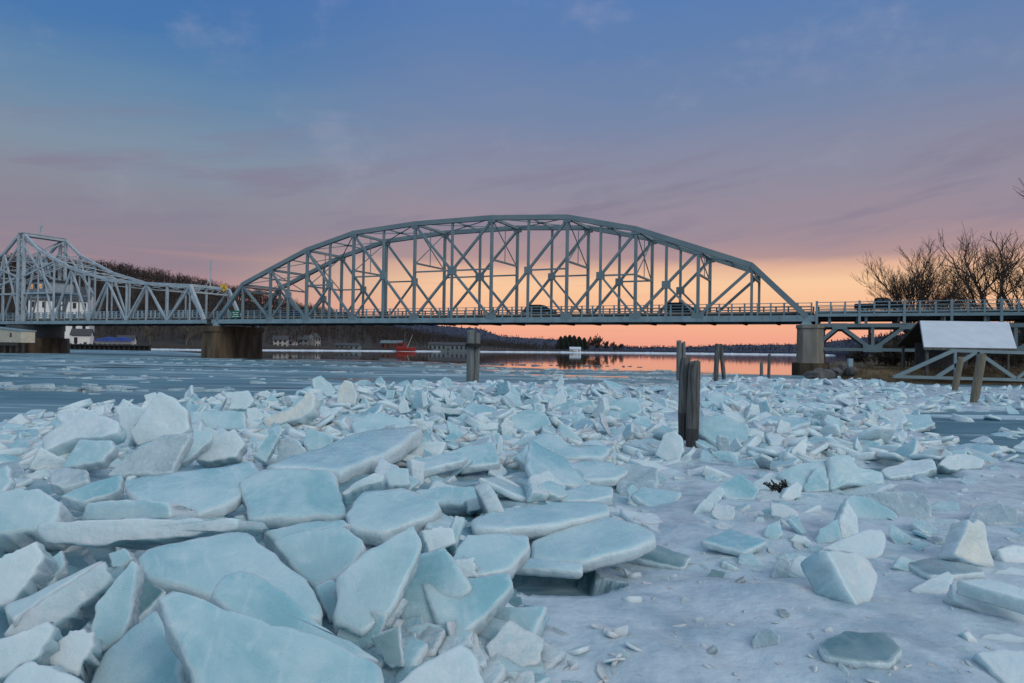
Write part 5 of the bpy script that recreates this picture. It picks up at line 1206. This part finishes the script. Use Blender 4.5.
for x0, x1, y0, y1, cnt, (s0, s1), tm, snk in zones:
    for i in range(cnt):
        for tr_ in range(12):
            x = fr_.uniform(x0, x1); y = fr_.uniform(y0, y1)
            g_ = ground(x, y)
            if g_ is None or H(g_.x, g_.y) < .03: continue
            if 674 < x < 706 and 400 < y < 458: continue
            if 500 < x < 610 and 560 < y < 625: continue
            if any(abs(x-f_[4]) < 5 and abs(y-f_[5]) < 3 for f_ in fill): continue
            if y > 425 and any(abs(x-hx) < hw*(.45 if x > 560 else .36) and abs(y-hy) < hh*(.45 if x > 560 else .36) for hx, hy, hw, hh in occ): continue
            stp = (fr_.random() > .72 or cnt == 28) and (y < 470 or (x < 540 and fr_.random() > .45))
            q = place_block(x, y, fr_.uniform(s0, s1)*(fr_.random()**.5*.5+.6)*(.5 if stp else 1), (fr_.uniform(.7, 1.35) if stp else abs(fr_.gauss(.20, .28))*tm)+.05, sink=snk)
            if q: fill.append(q+[x, y]); break
# crushed ice and far blocks too many to count: one object
LOWP = []
for k in range(10):
    n = pr.choice((4, 5, 6)); ratio = pr.uniform(.5, 1.0)
    pts = [(pr.uniform(.36, .6)*math.cos(2*math.pi*(i+.0)/n), pr.uniform(.36, .6)*math.sin(2*math.pi*i/n)*ratio) for i in range(n)]
    me = slab_mesh('crushed_piece', pts, pr.choice((.12, .18, .26)), B_, W_, seed=300+k, rough=1.0, res=12)
    LOWP.append((np.array([v_.co[:] for v_ in me.vertices]), [tuple(p.vertices) for p in me.polygons], [p.material_index for p in me.polygons], np.array([d_.value for d_ in me.attributes['rim'].data])))
def rubble(name, count, seed):
    r_ = random.Random(seed); V = []; Fc = []; MI = []; RM = []; off = 0
    for i in range(count):
        k = r_.random()
        if k < .82: x = r_.uniform(-30, 1040); y = 374+(r_.random()**1.4)*90; s = r_.uniform(.25, 1.15)
        elif k < .89: x = r_.uniform(600, 1040); y = r_.uniform(420, 690); s = r_.uniform(.03, .14)
        else: x = r_.uniform(-30, 640); y = r_.uniform(420, 690); s = r_.uniform(.08, .3)
        if 674 < x < 706 and 400 < y < 458 or 500 < x < 610 and 560 < y < 625: continue
        p_ = ground(x, y)
        if p_ is None: continue
        hz = H(p_.x, p_.y)
        if hz < -.12 or (hz < -.02 and r_.random() < .9): continue
        va, fa, ma, ra = LOWP[r_.randrange(10)]
        q = Matrix.Rotation(r_.uniform(0, 6.28), 3, 'Z') @ Matrix.Rotation(r_.gauss(0, .38), 3, 'X') @ Matrix.Rotation(r_.gauss(0, .28), 3, 'Y') @ Matrix.Rotation(r_.uniform(0, 6.28), 3, 'Z')
        vv = (va*s*np.array([r_.uniform(.8, 1.2), r_.uniform(.8, 1.2), r_.uniform(.7, 1.3)])) @ np.array(q).T+np.array(p_)+[0, 0, s*.10]
        V.append(vv); Fc += [tuple(j+off for j in f_) for f_ in fa]; off += len(vv); w_ = r_.random() < .4
        MI += [1]*len(ma) if w_ else ma; RM.append(ra)
    me = bpy.data.meshes.new(name); me.from_pydata(np.concatenate(V), [], Fc); me.materials.append(M['ice']); me.materials.append(M['ice_white']); me.polygons.foreach_set('material_index', MI)
    me.polygons.foreach_set('use_smooth', [True]*len(Fc)); me.attributes.new('rim', 'FLOAT', 'POINT').data.foreach_set('value', np.concatenate(RM))
    o = bpy.data.objects.new(name, me); COL.objects.link(o); return o
tag(rubble('crushed_ice', 4600, 77), 'crushed ice and small far blocks covering the jam', 'crushed ice', kind='stuff')
# thin broken floes riding on the half frozen river
def floes(name, seed):
    r_ = random.Random(seed); V = []; Fc = []
    lines = [(-95, 62, 5, .05, 100), (-70, 88, 20, -.03, 130), (-75, 47, -12, .04, 80), (-60, 108, 20, 0, 70), (2, 60, 34, -.05, 150), (-30, 36, -14, .08, 50), (6, 48, 17, .3, 130), (-10, 75, 25, .02, 80)]
    for x0, y0, x1, sl, cnt in lines:
        for i in range(cnt):
            X = r_.uniform(x0, x1); Y = y0+(X-x0)*sl+r_.gauss(0, 1.6)+2.5*nz(X*.12, y0); s = r_.uniform(.15, 1.1)*(.6+.6*r_.random())
            if H(X, Y) > -.15 and Y < 60: continue
            n = r_.choice((4, 5, 6, 7)); th = r_.uniform(.03, .16); tz = r_.gauss(0, .06); a0 = r_.uniform(0, 6)
            top = []; bot = []
            for j in range(n):
                a = a0+2*math.pi*(j+r_.uniform(-.25, .25))/n; rr = s*r_.uniform(.5, 1); dx_, dy_ = rr*math.cos(a), .7*rr*math.sin(a)
                top.append((X+dx_*.93, Y+dy_*.93, th+tz*dx_)); bot.append((X+dx_, Y+dy_, -.05))
            o = len(V); V += top+bot; Fc.append(tuple(o+j for j in range(n))); Fc += [(o+n+j, o+n+(j+1) % n, o+(j+1) % n, o+j) for j in range(n)]
    me = bpy.data.meshes.new(name); me.from_pydata(V, [], Fc); me.materials.append(M['ice_grey']); o = bpy.data.objects.new(name, me); COL.objects.link(o); return o
tag(floes('drift_ice', 12), 'thin broken floes strewn in lines over the half frozen river', 'drift ice', kind='stuff')
# black debris caught between blocks
dv = MB(); p_ = ground(779, 497); rr = random.Random(4)
for i in range(60):
    a = p_+Vector((rr.uniform(-.16, .16), rr.uniform(-.1, .1), rr.uniform(.0, .2))); d = Vector((rr.gauss(0, 1), rr.gauss(0, .6), rr.gauss(0, .7))).normalized()
    dv.beam(a-d*.10, a+d*.10, .022, .018)
tag(dv.build('driftwood', 'debris'), 'black tangle of driftwood caught beside a white block', 'driftwood')

# --- keep only blocks the viewer can see, then describe each
bpy.context.view_layer.update()
dg = bpy.context.evaluated_depsgraph_get(); dg.update()
hits = {}
o0 = Vector((0, 0, CAMZ))
for yy in range(368, 683, 2):
    for xx in range(1, 1024, 2):
        ok, loc_, nr_, idx, ob, _ = sc.ray_cast(dg, o0, ray(xx, yy).normalized())
        if ok: 
            h_ = hits.setdefault(ob.name, [0, 0, 0]); h_[0] += 1; h_[1] += xx; h_[2] += yy
for h_ in HERO:
    if hits.get(h_[0].name, [0])[0] < 4: print('HERO HIDDEN', h_[5], hits.get(h_[0].name))
kept = []; extra = []
for q in fill:
    h_ = hits.get(q[0].name)
    if not h_: bpy.data.objects.remove(q[0]); continue
    q[4], q[5] = h_[1]/h_[0], h_[2]/h_[0]; q.append(h_[0]); (kept if h_[0] >= 5 else extra).append(q)
kept.sort(key=lambda q: -q[6]); lim = 298-len(HERO)
extra += kept[lim:]; kept = kept[:lim]
# the smallest visible blocks join the crushed ice, which nobody would count
V = []; Fc = []; MI = []; RX_ = []; off = 0
for q in extra:
    o = q[0]; me = o.data; mw = o.matrix_world; mi0 = [0 if m_.name in ('ice_face', 'ice_grey') else 1 for m_ in me.materials]
    V += [tuple(mw @ v_.co) for v_ in me.vertices]; Fc += [tuple(i+off for i in p.vertices) for p in me.polygons]; MI += [mi0[p.material_index] for p in me.polygons]; RX_ += [d_.value for d_ in me.attributes['rim'].data]; off += len(me.vertices)
    bpy.data.objects.remove(o)
if V:
    c_ = bpy.data.objects['crushed_ice']; me = c_.data; n0 = len(me.vertices)
    V0 = [tuple(v_.co) for v_ in me.vertices]; F0 = [tuple(p.vertices) for p in me.polygons]; M0 = [p.material_index for p in me.polygons]; S0 = [True]*(len(F0)+len(Fc))
    nm = bpy.data.meshes.new('crushed_ice'); nm.from_pydata(V0+V, [], F0+[tuple(i+n0 for i in f_) for f_ in Fc])
    nm.materials.append(M['ice']); nm.materials.append(M['ice_white']); nm.polygons.foreach_set('material_index', M0+MI); nm.polygons.foreach_set('use_smooth', S0); R0_ = [d_.value for d_ in me.attributes['rim'].data]; nm.attributes.new('rim', 'FLOAT', 'POINT').data.foreach_set('value', R0_+RX_); c_.data = nm
print('ICE heroes', len(HERO), 'blocks', len(kept), 'smallest', kept[-1][6] if kept else None)
short = {}
LM = [(h_[1], h_[2], h_[5]) for h_ in HERO if hits.get(h_[0].name, [0])[0] > 60]
LM += [(689, 430, 'dark pair of posts'), (471, 378, 'black banded pair of posts'), (719, 378, 'tent shaped posts'), (955, 390, 'farther brown post'), (975, 404, 'thicker brown post')]
used = {}
for q in kept:
    x, y, n_px = q[4], q[5], q[6]
    size = 'large' if n_px > 130 else 'mid sized' if n_px > 40 else 'small'
    form = 'nearly flat' if q[1] < .22 else 'tilted' if q[1] < .6 else 'steeply leaning'
    mname = q[0].data.materials[0].name; col_ = {'ice_face': 'bluish', 'ice_white': 'white', 'ice_grey': 'grey frosted'}.get(mname, 'pale')
    for lx, ly, lab in sorted(LM, key=lambda l: (l[0]-x)**2+(2*(l[1]-y))**2):
        dx_, dy_ = x-lx, y-ly
        rel = ('right of' if dx_ > 0 else 'left of') if abs(dx_) > 1.6*abs(dy_) else ('in front of' if dy_ > 0 else 'behind')
        pre = f'{size} {col_} {form} block {rel} the'; lab2 = ' '.join(lab.split()[:16-len(pre.split())])
        while lab2.split()[-1] in ('the', 'of', 'with', 'a', 'in', 'and', 'at', 'under', 'on', 'to', 'between', 'behind', 'left', 'right', 'beside', 'below', 'above', 'its', 'just', 'near', 'by', 'nearest', 'back', 'over', 'reaching', 'one', 'mid', 'lying', 'directly', 'two', 'dark'): lab2 = ' '.join(lab2.split()[:-1])
        L_ = f'{pre} {lab2}'
        if L_ not in used: used[L_] = 1; break
    tag(q[0], L_, 'ice block', 'smaller blocks of ice in the jam')
